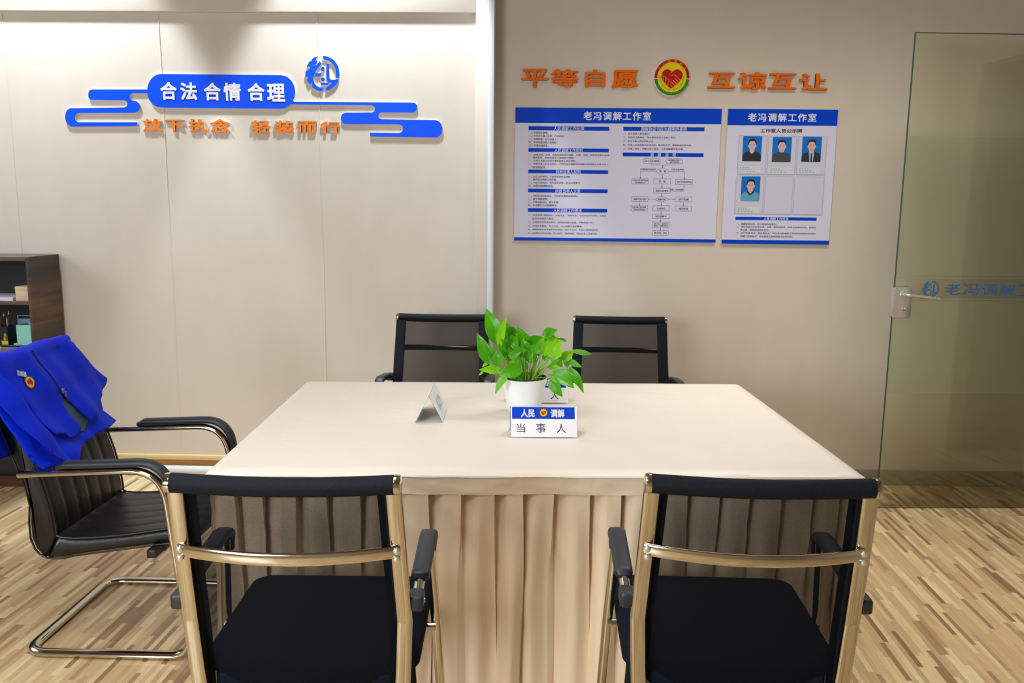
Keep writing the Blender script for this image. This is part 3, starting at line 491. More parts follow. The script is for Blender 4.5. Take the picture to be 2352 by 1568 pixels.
# ------------------------------------------------------------------ glass door (stands open in front of the back wall)
dz = 0.04
def door():
    d = bpy.data.objects.new('door_1', None); C.objects.link(d); d.location = (1.742, 4.046, 0); d.rotation_euler = (0, 0, math.radians(3.0))
    d['kind'] = 'structure'; d['label'] = 'frameless green tinted glass door with frosted bands and a steel lever handle'
    W_, T_ = 0.94, 0.010
    bm = B(); box(bm, 0.003, W_, -T_/2, T_/2, 0.006, 2.289); obj('glass_pane', bm, 'glass', d, smooth=False)
    bm = B(); box(bm, 0, 0.003, -T_/2, T_/2, 0.006, 2.289); box(bm, 0, W_, -T_/2, T_/2, 2.289, 2.292); obj('glass_edge', bm, 'glass_edge', d, smooth=False)
    for z0, z1 in ((0.592, 1.050), (1.172, 1.827)):
        bm = B(); rect_xz(bm, (0.004, W_, z0, z1), T_/2+0.0006); obj('frosted_film', bm, 'frosted_film', d, smooth=False, label='frosted film band')
    bm = B()
    for z in (1.058, 1.162): rect_xz(bm, (0.005, W_, z-0.0035, z+0.0035), T_/2+0.0008)
    obj('film_border', bm, 'frosted_film', d, smooth=False)
    y = -T_/2-0.0006
    bm = B()
    x0, x1, z0, z1 = door_logo; lx = x0-1.742
    for p in logo:
        flat_xz(bm, [(lx+(a-LOGO_C[0])*(x1-x0)/LOGO_W+(x1-x0)/2, (z0+z1)/2+(b-LOGO_C[1])*(x1-x0)/LOGO_W) for a, b in p], y)
    obj('door_emblem', bm, 'door_blue', d, smooth=False, label='small round blue emblem on the clear band')
    bm = B()
    for c, a0, a1, b0, b1 in door_text: text_xz(bm, c, (a0-1.742, a1-1.742, b0, b1), y, bold=0.012)
    obj('door_lettering', bm, 'door_blue', d, smooth=False, label='blue characters reading 老冯调解工作室')
    bm = B(); box(bm, -0.006, 0.082, -0.024, -0.0055, 0.967, 1.118, bev=0.008); box(bm, -0.006, 0.082, 0.0055, 0.022, 0.967, 1.118, bev=0.008)
    box(bm, -0.009, 0.006, -0.022, 0.020, 0.975, 1.110, bev=0.004)
    h = obj('lock_case', bm, 'steel', d, label='brushed steel lock case at the free edge')
    bm = B(); tube(bm, fillet([(0.038, -0.024, 1.083), (0.038, -0.060, 1.083), (0.195, -0.060, 1.066)], 0.02), 0.0095, 0.0075, seg=14); tube(bm, [(0.038, -0.022, 1.083), (0.038, -0.032, 1.083)], 0.017, seg=18); obj('lever', bm, 'steel', h)
    bm = B(); tube(bm, [(0.048, -0.022, 1.012), (0.048, -0.030, 1.012)], 0.0085, seg=16); box(bm, 0.0465, 0.0495, -0.046, -0.030, 1.003, 1.020, bev=0.001); obj('key_cylinder', bm, 'chrome_dull', h)
    bm = B(); box(bm, W_-0.09, W_+0.0, -0.018, 0.018, 0.008, 0.05, bev=0.003); box(bm, W_-0.09, W_, -0.018, 0.018, 2.245, 2.289, bev=0.003); obj('pivot_fitting', bm, 'steel', d)
LOGO_X = [a for p in logo for a, b in p]; LOGO_Z = [b for p in logo for a, b in p]
LOGO_C = ((min(LOGO_X)+max(LOGO_X))/2, (min(LOGO_Z)+max(LOGO_Z))/2); LOGO_W = max(LOGO_X)-min(LOGO_X)
door()

# ------------------------------------------------------------------ signs on the wall
def loc_pts(pts, o): return [(a-o[0], b-o[1]) for a, b in pts]
def loc_rect(r, o): return (r[0]-o[0], r[1]-o[0], r[2]-o[1], r[3]-o[1])
# blue cloud sign
o_ = (-1.35, 2.02)
t = thing('cloud_sign', 'wide blue cloud-shaped sign with white writing on the left wall', 'sign', (o_[0], YB-0.001, o_[1]))
bm = B(); prism_xz(bm, loc_pts(capsule, o_), -0.0085, 0, 0, 1); obj('center_panel', bm, ['sign_blue', 'sign_white'], t, smooth=False, label='rounded blue panel carrying the white characters')
for nm, pts, lb in (('left_cloud', cloud_left, 'swirling cloud arm on the left'), ('right_cloud', cloud_right, 'swirling cloud arm on the right')):
    bm = B(); prism_xz(bm, loc_pts(pts, o_), -0.0075, 0, 0, 1); obj(nm, bm, ['sign_blue', 'sign_white'], t, smooth=False, label=lb)
for c, *r in capsule_text:
    bm = B(); text_xz(bm, c, loc_rect(r, o_), -0.0105, bold=0.028, depth=0.0018); obj('character', bm, 'sign_white', t, smooth=False, label='white character '+c)
# round blue logo
t = thing('round_emblem', 'round blue cut-out emblem on the wall at the upper right of the cloud sign', 'emblem', (LOGO_C[0], YB-0.001, LOGO_C[1]))
for p in logo:
    bm = B(); prism_xz(bm, loc_pts(p, LOGO_C), -0.009, 0, 0, 1); obj('emblem_piece', bm, ['sign_blue', 'sign_white'], t, smooth=False)
# raised orange characters: every one is glued to the wall on its own
ORD = ['first', 'second', 'third', 'fourth', 'fifth', 'sixth', 'seventh', 'last']
for i, (c, *r) in enumerate(slogan_left):
    cx, cz = (r[0]+r[1])/2, (r[2]+r[3])/2
    bm = B(); text_xz(bm, c, loc_rect(r, (cx, cz)), -0.008, bold=0.022, depth=0.008, mi=0, mi_side=1)
    o = obj('raised_character', bm, ['orange', 'sign_white'], smooth=False, loc=(cx, YB-0.0005, cz))
    tag(o, f'orange raised character {c}, {ORD[i]} in the row below the blue sign', 'letter', 'orange characters below the cloud sign')
for i, (c, *r) in enumerate(slogan_right):
    cx, cz = (r[0]+r[1])/2, (r[2]+r[3])/2
    bm = B(); text_xz(bm, c, loc_rect(r, (cx, cz)), -0.012, bold=0.024, depth=0.012, mi=0, mi_side=0)
    o = obj('raised_character', bm, ['orange_deep'], smooth=False, loc=(cx, YB-0.0005, cz))
    side = ('left', ORD[i] if i < 3 else 'last') if i < 4 else ('right', ORD[i-4] if i < 7 else 'last')
    tag(o, f'orange raised character {c}, {side[1]} of the four {side[0]} of the handshake emblem', 'letter', 'orange characters above the notice boards')

# emblem with clasped hands inside a heart
ew = (emblem[1]-emblem[0])/2; ec = ((emblem[0]+emblem[1])/2, (emblem[2]+emblem[3])/2)
def E_(pts): return [((x-900)/575, (815-y)/595) for x, y in pts]
HEART = E_([(890, 640), (850, 600), (800, 572), (735, 560), (660, 580), (600, 630), (566, 710), (560, 800), (580, 880), (630, 960), (700, 1040), (780, 1110), (850, 1165), (890, 1180), (930, 1160), (1000, 1100), (1080, 1030), (1160, 950), (1220, 850), (1245, 760), (1235, 680), (1190, 610), (1120, 565), (1050, 557), (980, 582), (930, 622)])
HANDS = [E_(p) for p in [[(905, 630), (840, 690), (800, 730), (815, 765), (850, 778), (900, 765), (960, 705), (1170, 912)], [(580, 735), (610, 765), (622, 830), (615, 920)], [(640, 790), (685, 790), (712, 850), (700, 940), (698, 1050)], [(735, 850), (775, 860), (792, 920), (780, 1000), (775, 1110)], [(815, 905), (855, 920), (872, 980), (868, 1060), (960, 1150)], [(1000, 860), (1110, 965)], [(940, 920), (1060, 1030)], [(890, 980), (1010, 1085)]]]
def emblem_layers(s, y0, dy, detail=True):
    """list of (name, bmesh, material); s = radius, facing -Y"""
    out = []
    def S(pts): return [(a*s, b*s) for a, b in pts]
    bm = B(); ring_xz(bm, 0, 0, 0.79*s, 0.985*s, -4, 184, y0-dy); out.append(('red_ring', bm, 'em_red'))
    bm = B(); ring_xz(bm, 0, 0, 0.79*s, 0.985*s, 186, 354, y0-dy); out.append(('green_ring', bm, 'em_green'))
    bm = B(); flat_xz(bm, arc(0, 0, 0.82*s, 0, 360, 47)[:-1], y0-2*dy); out.append(('yellow_center', bm, 'em_yellow'))
    bm = B(); flat_xz(bm, S(HEART), y0-3*dy); out.append(('heart', bm, 'em_red'))
    if detail:
        bm = B()
        for a0, sgn in ((0, 1), (0, -1)):
            for k in range(13):
                a = math.radians(-82+sgn*0+k*7.3) if sgn > 0 else math.radians(262-k*7.3)
                cx, cz = 0.67*math.cos(a), 0.67*math.sin(a)
                for e in (0.05, -0.05):
                    q = math.radians(35 if e > 0 else -35)
                    tx, tz = -math.sin(a)*sgn, math.cos(a)*sgn
                    ux, uz = tx*math.cos(q)-tz*math.sin(q), tx*math.sin(q)+tz*math.cos(q)
                    ox, oz = cx+math.cos(a)*e*0.5, cz+math.sin(a)*e*0.5
                    flat_xz(bm, S([(ox-ux*0.05, oz-uz*0.05), (ox+uz*0.022, oz-ux*0.022), (ox+ux*0.05, oz+uz*0.05), (ox-uz*0.022, oz+ux*0.022)]), y0-3*dy)
        out.append(('laurel', bm, 'em_lime'))
        bm = B()
        for p in HANDS: stroke_xz(bm, S(p), 0.045*s, y0-4*dy)
        out.append(('hand_lines', bm, 'em_orange'))
        bm = B()
        for c, a in zip('人民调解', (123, 101, 79, 57)):
            r = math.radians(a); m = Matrix.Translation((0.885*s*math.cos(r), 0, 0.885*s*math.sin(r))) @ Matrix.Rotation(-(r-PI/2), 4, 'Y')
            text_xz(bm, c, (-0.08*s, 0.08*s, -0.075*s, 0.075*s), y0-2*dy, bold=0.02, mtx=m)
        for i, c in enumerate('RENMINTIAOJIE'):
            a = 212+i*9.6; r = math.radians(a); m = Matrix.Translation((0.885*s*math.cos(r), 0, 0.885*s*math.sin(r))) @ Matrix.Rotation(-(r+PI/2), 4, 'Y')
            text_xz(bm, c, (-0.03*s, 0.03*s, -0.045*s, 0.045*s), y0-2*dy, bold=0.01, keep_aspect=True, mtx=m)
        for a0, a1 in ((118, 146), (34, 62)): ring_xz(bm, 0, 0, 0.76*s, 0.80*s, a0, a1, y0-2.5*dy, n=8)
        for a in (146, 34):
            r = math.radians(a); stroke_xz(bm, [(0.78*s*math.cos(r), 0.78*s*math.sin(r)), (0.98*s*math.cos(r), 0.98*s*math.sin(r))], 0.03*s, y0-2*dy)
        out.append(('ring_lettering', bm, 'em_orange'))
    return out
t = thing('handshake_emblem', 'round red and green emblem with clasped hands in a red heart above the notice boards', 'emblem', (ec[0], YB-0.0005, ec[1]))
bm = B(); prism_xz(bm, arc(0, 0, ew, 0, 360, 56)[:-1], -0.014, 0); obj('backing_disc', bm, 'sign_white', t, smooth=False)
for nm, bm, m in emblem_layers(ew, -0.0142, 0.0005): obj(nm, bm, m, t, smooth=False)

# notice boards
def board(name, label, rect, header, footer, title, cat='notice board'):
    o = ((rect[0]+rect[1])/2, rect[2]); t = thing(name, label, cat, (o[0], YB-0.0005, o[1]))
    r = loc_rect(rect, o)
    bm = B(); box(bm, r[0], r[1], -0.010, 0, r[2], r[3]); obj('panel', bm, 'print_white', t, smooth=False)
    h = loc_rect(header, o); h = (r[0], r[1], h[2], r[3])
    bm = B(); rect_xz(bm, h, -0.0105); hb = obj('header_band', bm, 'print_blue', t, smooth=False)
    bm = B(); text_xz(bm, title[0], loc_rect(title[1:], o), -0.0110, bold=0.02, spacing=1.18); obj('title', bm, 'print_title', hb, smooth=False, label='white title characters')
    f = loc_rect(footer, o)
    bm = B(); rect_xz(bm, (r[0], r[1], r[2], f[3]), -0.0105); obj('footer_band', bm, 'print_blue', t, smooth=False)
    return t, o
def heading(t, o, s, r):
    r = loc_rect(r, o)
    bm = B(); rect_xz(bm, r, -0.0105); hb = obj('section_heading', bm, 'print_blue', t, smooth=False)
    w_ = (r[3]-r[2])*0.98*len(s); c = (r[0]+r[1])/2; k = (r[3]-r[2])*0.04
    bm = B(); text_xz(bm, s, (c-w_/2, c+w_/2, r[2]-k*0, r[3]-k), -0.0110, bold=0.008); obj('heading_text', bm, 'print_title', hb, smooth=False)
def para(t, o, lines, name='paragraph', m='print_text', bold=0.008):
    bm = B()
    for s, *r in lines: text_xz(bm, s, loc_rect(r, o), -0.0105, bold=bold)
    obj(name, bm, m, t, smooth=False)
t, o = board('notice_board', 'wide white notice board with blue bands, text columns and a flow chart', p1_rect, p1_header, p1_footer, p1_title)
for s, *r in p1_heads: heading(t, o, s, r)
for a, b in ((0, 5), (5, 10), (10, 14), (14, 18), (18, 24), (24, 29)): para(t, o, p1_lines[a:b])
bm = B(); lw = 0.0016; y = -0.0105
for r in flow_boxes:
    x0, x1, z0, z1 = loc_rect(r, o); stroke_xz(bm, [(x0, z0), (x1, z0), (x1, z1), (x0, z1), (x0, z0)], lw, y)
for r in flow_pills:
    x0, x1, z0, z1 = loc_rect(r, o); h = (z1-z0)/2; zc = (z0+z1)/2
    stroke_xz(bm, arc(x0+h, zc, h, 90, 270, 12)+arc(x1-h, zc, h, -90, 90, 12)+[(x0+h, z1)], lw, y)
for r in flow_diamonds:
    x0, x1, z0, z1 = loc_rect(r, o); stroke_xz(bm, [(x0, (z0+z1)/2), ((x0+x1)/2, z1), (x1, (z0+z1)/2), ((x0+x1)/2, z0), (x0, (z0+z1)/2)], lw, y)
for p in flow_lines: stroke_xz(bm, loc_pts(p, o), lw, y)
for p in flow_arrows:
    a, b = [Vector(v) for v in loc_pts(p, o)]; stroke_xz(bm, [tuple(a), tuple(b)], lw, y)
    d = (b-a).normalized(); nn = Vector((-d.y, d.x)); flat_xz(bm, [tuple(b), tuple(b-d*0.008+nn*0.0035), tuple(b-d*0.008-nn*0.0035)], y)
fc = obj('flow_chart', bm, 'line_grey', t, smooth=False, label='grey-blue flow chart outlines')
bm = B()
for s, *r in flow_text: text_xz(bm, s, loc_rect(r, o), y, bold=0.008)
obj('flow_chart_text', bm, 'print_text', fc, smooth=False)

t, o = board('notice_board', 'narrow white notice board with four portrait photos beside the wide board', p2_rect, p2_header, p2_footer, p2_title)
bm = B(); text_xz(bm, p2_sub[0], loc_rect(p2_sub[1:], o), -0.0105, bold=0.018); obj('subtitle', bm, 'print_dark', t, smooth=False)
LOOKS = [('garment_black', 'skin_pale', 'collar'), ('garment_grey', 'skin_pale', 'crew'), ('garment_suit', 'skin', 'suit'), ('garment_teal', 'skin', 'polo')]
PL = ['portrait photo with a black collared shirt', 'portrait photo with a dark grey top', 'portrait photo with a suit and tie', 'portrait photo with a light blue polo shirt']
for i, r in enumerate(p2_pockets):
    r = loc_rect(r, o); nxt = loc_rect(p2_pockets[i+1], o)[0] if i in (0, 1, 3, 4) else 9
    r = (r[0], min(r[1], nxt-0.005), r[2], r[3])
    bm = B(); rect_xz(bm, r, -0.0118, 0)
    for a in ((r[0], r[0]+0.004, r[2], r[3]), (r[1]-0.004, r[1], r[2], r[3]), (r[0]+0.004, r[1]-0.004, r[2], r[2]+0.004), (r[0]+0.004, r[1]-0.004, r[3]-0.003, r[3])): rect_xz(bm, a, -0.0119, 1)
    pk = obj('photo_pocket', bm, ['pocket_face', 'pocket_edge'], t, smooth=False, label='clear pocket' if i < 4 else 'empty clear pocket')
    if i < 4:
        x0, x1, z0, z1 = loc_rect(p2_photos[i], o); w_ = x1-x0; h_ = z1-z0
        G, SK, st = LOOKS[i]
        def U(pts): return [(x0+w_*a, z0+h_*b) for a, b in pts]
        bm = B(); y = -0.0122; e = 0.0003
        rect_xz(bm, (x0, x1, z0, z1), y, 0)
        flat_xz(bm, U([(0.37, 0.26), (0.63, 0.26), (0.62, 0.50), (0.38, 0.50)]), y-e, 1)                               # neck
        flat_xz(bm, U([(0.02, 0), (0.98, 0), (0.985, 0.22), (0.90, 0.33), (0.66, 0.41), (0.50, 0.28), (0.34, 0.41), (0.10, 0.33), (0.015, 0.22)] if st != 'crew' else [(0.02, 0), (0.98, 0), (0.985, 0.22), (0.90, 0.33), (0.64, 0.42), (0.57, 0.385), (0.43, 0.385), (0.36, 0.42), (0.10, 0.33), (0.015, 0.22)]), y-2*e, 2)
        flat_xz(bm, U(arc(0.50, 0.665, 0.215, -10, 190, 20, rz=0.215)+[(0.29, 0.60), (0.71, 0.60)][:0]), y-2*e, 3)     # hair
        flat_xz(bm, U(arc(0.50, 0.625, 0.188, 0, 360, 28, rz=0.205)[:-1]), y-3*e, 1)                                   # face
        flat_xz(bm, U([(0.31, 0.66), (0.33, 0.77), (0.42, 0.80), (0.58, 0.80), (0.67, 0.77), (0.69, 0.66), (0.715, 0.70), (0.70, 0.82), (0.60, 0.885), (0.40, 0.885), (0.30, 0.82), (0.285, 0.70)]), y-4*e, 3)
        for sx in (-1, 1):
            flat_xz(bm, U(arc(0.5+sx*0.195, 0.61, 0.025, 0, 360, 10, rz=0.05)[:-1]), y-2.5*e, 1)                       # ears
            flat_xz(bm, U(arc(0.5+sx*0.08, 0.645, 0.028, 0, 360, 8, rz=0.011)[:-1]), y-4*e, 3)                         # eyes
            flat_xz(bm, U([(0.5+sx*0.04, 0.68), (0.5+sx*0.12, 0.685), (0.5+sx*0.12, 0.695), (0.5+sx*0.04, 0.692)]), y-4*e, 3)
        flat_xz(bm, U(arc(0.5, 0.515, 0.05, 0, 360, 10, rz=0.009)[:-1]), y-4*e, 4)                                     # mouth
        if st == 'suit':
            flat_xz(bm, U([(0.36, 0.42), (0.42, 0.0), (0.60, 0.0), (0.64, 0.42), (0.50, 0.30)]), y-3.5*e, 5)
            flat_xz(bm, U([(0.47, 0.34), (0.53, 0.34), (0.56, 0.0), (0.46, 0.0)]), y-4.5*e, 6)
        if st == 'polo':
            flat_xz(bm, U([(0.34, 0.44), (0.50, 0.30), (0.66, 0.44), (0.70, 0.37), (0.52, 0.24), (0.48, 0.24), (0.30, 0.37)]), y-3.5*e, 3)
        ph = obj('portrait_photo', bm, ['photo_blue', SK, G, 'hair', 'lip', 'garment_shirt', 'tie'], pk, smooth=False, label=PL[i])
        sl = loc_rect(p2_slips[i], o)
        bm = B(); rect_xz(bm, sl, -0.0122, 0)
        for k, (f0, f1) in enumerate(((0.04, 0.60), (0.03, 0.62), (0.03, 0.78))):
            zc = sl[3]-(sl[3]-sl[2])*(0.22+0.27*k)
            for a in range(5 if k else 4):
                xa = sl[0]+(sl[1]-sl[0])*(f0+(f1-f0)*a/5); rect_xz(bm, (xa, xa+(sl[1]-sl[0])*(f1-f0)*0.12, zc-0.0022, zc+0.0022), -0.0125, 1)
        obj('name_slip', bm, ['slip', 'slip_text'], pk, smooth=False, label='white name slip')
heading(t, o, p2_head[0], p2_head[1:])
para(t, o, p2_lines)

# ------------------------------------------------------------------ table and cloth
TC = (-0.008, 2.774); TR = 0.0418; HW, HD = 0.90, 0.60
t = thing('meeting_table', 'long meeting table standing under the beige skirted cloth', 'table', (TC[0], TC[1], 0), TR)
bm = B(); box(bm, -HW+0.03, HW-0.03, -HD+0.03, HD-0.03, 0.715, 0.7395, bev=0.003); obj('tabletop', bm, 'desk_top', t)
for sx in (-1, 1):
    for sy in (-1, 1):
        bm = B(); box(bm, sx*(HW-0.12)-0.02, sx*(HW-0.12)+0.02, sy*(HD-0.12)-0.02, sy*(HD-0.12)+0.02, 0, 0.715, bev=0.003); obj('leg', bm, 'frame_dark', t)
t = thing('tablecloth', 'beige satin cloth with a pleated skirt covering the long table', 'tablecloth', (TC[0], TC[1], 0), TR)
def nz(x, y, s=1.0):
    return math.sin(x*7.1*s+1.3)*math.cos(y*5.7*s+0.4)+0.5*math.sin(x*13.7*s-y*11.3*s)+0.35*math.cos(x*23*s+y*19*s+2)
bm = B()                                                            # top cover with a soft hem
NX, NY = 60, 40
def edge_prof(d):                                                    # rounded shoulder near the border
    return 0 if d > 0.02 else -0.010*(1-d/0.02)**2.2
g = []
for i in range(NX+1):
    row = []
    for j in range(NY+1):
        a = i/NX; b_ = j/NY
        x = HW*(2*a-1); y = HD*(2*b_-1)
        x = math.copysign(HW*(abs(x)/HW)**0.72, x) if abs(x) > 0 else 0; y = math.copysign(HD*(abs(y)/HD)**0.72, y)
        d = min(HW-abs(x), HD-abs(y))
        row.append(bm.verts.new((x, y, 0.7625+edge_prof(d)+0.0011*nz(x, y)*min(1, d/0.05))))
    g.append(row)
for i in range(NX):
    for j in range(NY): bm.faces.new((g[i][j], g[i+1][j], g[i+1][j+1], g[i][j+1]))
loop = [g[i][0] for i in range(NX)]+[g[NX][j] for j in range(NY)]+[g[i][NY] for i in range(NX, 0, -1)]+[g[0][j] for j in range(NY, 0, -1)]
prev = loop
for dz_, o_in in ((-0.004, -0.002), (-0.0075, 0.004), (-0.0075, 0.03)):
    cur = [bm.verts.new((v.co.x*(1-o_in/HW), v.co.y*(1-o_in/HD), 0.7525+dz_+0.0012*nz(v.co.x*2, v.co.y*2))) for v in loop]
    for k in range(len(loop)):
        k2 = (k+1) % len(loop); bm.faces.new((prev[k], prev[k2], cur[k2], cur[k]))
    prev = cur
obj('top_cover', bm, 'cloth', t)
# flat band under the hem
def perimeter(ins, step):
    hw, hd = HW-ins, HD-ins; r = 0.012; pts = []
    def run(ax, ay, bx, by, nx, ny):
        n = max(2, int(math.hypot(bx-ax, by-ay)/step))
        for k in range(n): pts.append((ax+(bx-ax)*k/n, ay+(by-ay)*k/n, nx, ny))
    run(-hw+r, -hd, hw-r, -hd, 0, -1); run(hw, -hd+r, hw, hd-r, 1, 0); run(hw-r, hd, -hw+r, hd, 0, 1); run(-hw, hd-r, -hw, -hd+r, -1, 0)
    return pts
bm = B(); pp = perimeter(0.003, 0.012); rows = []
for k, z in enumerate((0.7485, 0.740, 0.731, 0.722, 0.713, 0.705, 0.698, 0.6965)):
    rows.append([bm.verts.new((x+nx*(0.0022*nz(x*3+y*3+z*9, z*14+y)*math.sin(k/7*PI)-(0.004 if k == 7 else 0)), y+ny*(0.0022*nz(x*3+y*3+z*9, z*14+y)*math.sin(k/7*PI)-(0.004 if k == 7 else 0)), z+0.0015*nz(x*2, y*2)*(k/7))) for x, y, nx, ny in pp])
for a, b_ in zip(rows, rows[1:]):
    for k in range(len(pp)):
        k2 = (k+1) % len(pp); bm.faces.new((a[k], a[k2], b_[k2], b_[k]))
obj('skirt_band', bm, 'cloth_skirt', t)
# pleated skirt
EDG = [-0.89+0.0001]+[-0.0217+(p-1200)*0.00119+0.008 for p in (520, 583, 660, 729, 807, 880, 963, 1039, 1116, 1181, 1253, 1336, 1408, 1487, 1562, 1637, 1707, 1780, 1854, 1916)]+[0.889]
FR = [0.0, 0.012, 0.08, 0.2, 0.32, 0.45, 0.58, 0.7, 0.82, 0.92, 0.985]
samples = []                                                         # (x, y, nx, ny, fraction, seed)
ins = 0.020
for k in range(len(EDG)-1):
    for f in FR: samples.append((EDG[k]+(EDG[k+1]-EDG[k])*f, -HD+ins, 0, -1, f, k))
def side_run(n, fx, nx, ny, s0):
    for k in range(n):
        for f in FR: x, y = fx((k+f)/n); samples.append((x, y, nx, ny, f, s0+k))
side_run(13, lambda u: (HW-ins, -HD+ins+u*(2*HD-2*ins)), 1, 0, 40)
side_run(20, lambda u: (HW-ins-u*(2*HW-2*ins), HD-ins), 0, 1, 60)
side_run(13, lambda u: (-HW+ins, HD-ins-u*(2*HD-2*ins)), -1, 0, 90)
bm = B(); rows = []
ZS = [0.699, 0.696, 0.685, 0.665, 0.64, 0.61, 0.575, 0.53, 0.48, 0.42, 0.36, 0.30, 0.23, 0.16, 0.09, 0.03, 0.006]
for z in ZS:
    h = (0.699-z)/0.69; m = min(1, h*2.2); row = []
    for x, y, nx, ny, f, k in samples:
        rnd = math.sin(k*12.9898)*43758.5; rnd -= math.floor(rnd); r2 = math.sin(k*78.233)*9631.7; r2 -= math.floor(r2)
        q_ = min(1, max(0, (f-0.05)/(0.25+0.22*r2))); saw = (q_*q_*(3-2*q_))*0.85+0.15*f; wave = 0.5-0.5*math.cos(2*PI*(f**(0.75+0.5*rnd)))
        d = (0.034+0.004*m)*((1-0.55*m)*saw+0.55*m*wave)
        s_ = x*ny*-1+y*nx if True else 0
        d += m*0.016*math.sin((x+y)*2*PI/0.21+1.1*rnd+0.7) * (0.6+0.8*r2)*0.8
        d += m*0.010*math.sin((x-y)*2*PI/0.137+2.0+h*1.6)
        d += 0.0034*nz(x*5+h*4, y*5+h*9)*min(1, h*8) - 0.014*m + 0.012*h - 0.018
        sh = 0.010*m*math.sin(k*2.3+h*2)
        row.append(bm.verts.new((x+nx*d+abs(ny)*sh, y+ny*d+abs(nx)*sh, z)))
    rows.append(row)
for a, b_ in zip(rows, rows[1:]):
    for k in range(len(samples)):
        k2 = (k+1) % len(samples); bm.faces.new((a[k], a[k2], b_[k2], b_[k]))
o = obj('pleated_skirt', bm, 'cloth_skirt', t); o.data.set_sharp_from_angle(angle=math.radians(70))

# ------------------------------------------------------------------ tent cards on the table
def tent_card(label, loc, rotz, L=0.2168, plain=False):
    t = thing('tent_card', label, 'name plate', loc, rotz, 'tent cards on the table')
    hb, hh = 0.045, 0.0895; sl = math.hypot(hb, hh); th = math.atan2(hb, hh)
    bm = B()
    for sgn in (1, -1):
        m = (Matrix.Identity(4) if sgn > 0 else Matrix.Rotation(PI, 4, 'Z')) @ Matrix.Translation((0, -hb, 0)) @ Matrix.Rotation(-th, 4, 'X')
        box(bm, -L/2, L/2, -0.0012, 0.0012, 0.0008, sl-0.001, mtx=m)
    obj('clear_holder', bm, 'acrylic', t, smooth=False, label='clear acrylic holder')
    for sgn in (1, -1):
        m = (Matrix.Identity(4) if sgn > 0 else Matrix.Rotation(PI, 4, 'Z')) @ Matrix.Translation((0, -hb, 0)) @ Matrix.Rotation(-th, 4, 'X')
        x0, x1 = -L/2+0.006, L/2-0.003
        bm = B(); box(bm, x0, x1, -0.0022, -0.0014, 0.0015, sl-0.0015, mtx=m, mi=0)
        card = obj('card', bm, 'paper', t, smooth=False, label='printed white card')
        if plain:
            bm = B()
            for k, (s, f0, f1) in enumerate((('人民调解', 0.30, 0.50), ('调解员', 0.52, 0.72))): text_xz(bm, s, (-L*0.25, L*0.28, sl*(1-f1), sl*(1-f0)), -0.0026, mtx=m)
            obj('faint_lettering', bm, 'faint_ink', card, smooth=False); continue
        def U(a): return (a-1248)/159*L
        def V(b): return (1007.5-b)/71.5*sl
        bm = B(); rect_xz(bm, (U(1175), U(1320), V(965), V(938)), -0.0026); bmesh.ops.transform(bm, matrix=m, verts=bm.verts); obj('blue_band', bm, 'print_blue', card, smooth=False)
        bm = B()
        for s, a0, a1 in (('人民', 1196, 1227), ('调解', 1265, 1296)): text_xz(bm, s, (U(a0), U(a1), V(961), V(943)), -0.0029, bold=0.028, mtx=m)
        obj('band_lettering', bm, 'sign_white', card, smooth=False)
        bm = B()
        for s, a0, a1, b0, b1 in (('当', 1185.5, 1205.5, 976, 996), ('事', 1230.5, 1252.5, 975, 997), ('人', 1278, 1299, 976, 996.5)): text_xz(bm, s, (U(a0), U(a1), V(b1), V(b0)), -0.0026, bold=-0.004, mtx=m)
        obj('name_lettering', bm, 'print_dark', card, smooth=False)
        ml = m @ Matrix.Translation((U(1248), 0, V(951)))
        mm = B(); mats = []
        for nm, b2, mt in emblem_layers(0.0135, -0.0028, 0.0002, detail=False):
            for f in b2.faces: f.material_index = len(mats)
            mats.append(mt); merge(mm, b2, ml)
        for k in (-1, 0, 1):
            t2 = B(); stroke_xz(t2, [(k*0.006, 0.0105), (k*0.0065, 0.0128)], 0.0022, -0.0034)
            for f in t2.faces: f.material_index = len(mats)
            merge(mm, t2, ml)
        t2 = B(); stroke_xz(t2, [(-0.004, 0.003), (0.001, -0.001), (0.004, 0.003), (0.001, -0.004)], 0.0016, -0.0036)
        for f in t2.faces: f.material_index = len(mats)
        merge(mm, t2, ml); mats.append('em_orange')
        obj('band_emblem', mm, mats, card, smooth=False)
ZT = 0.7635
tent_card('white and blue name card reading 当事人 standing in front of the plant pot', (0.0374, 2.564, ZT), 0.039)
tent_card('name card half hidden behind the plant pot', (0.0277, 3.030, ZT), 0.039)
tent_card('folded name card seen end-on to the left of the plant', (-0.3455, 2.790, ZT), PI/2+0.03, plain=True)

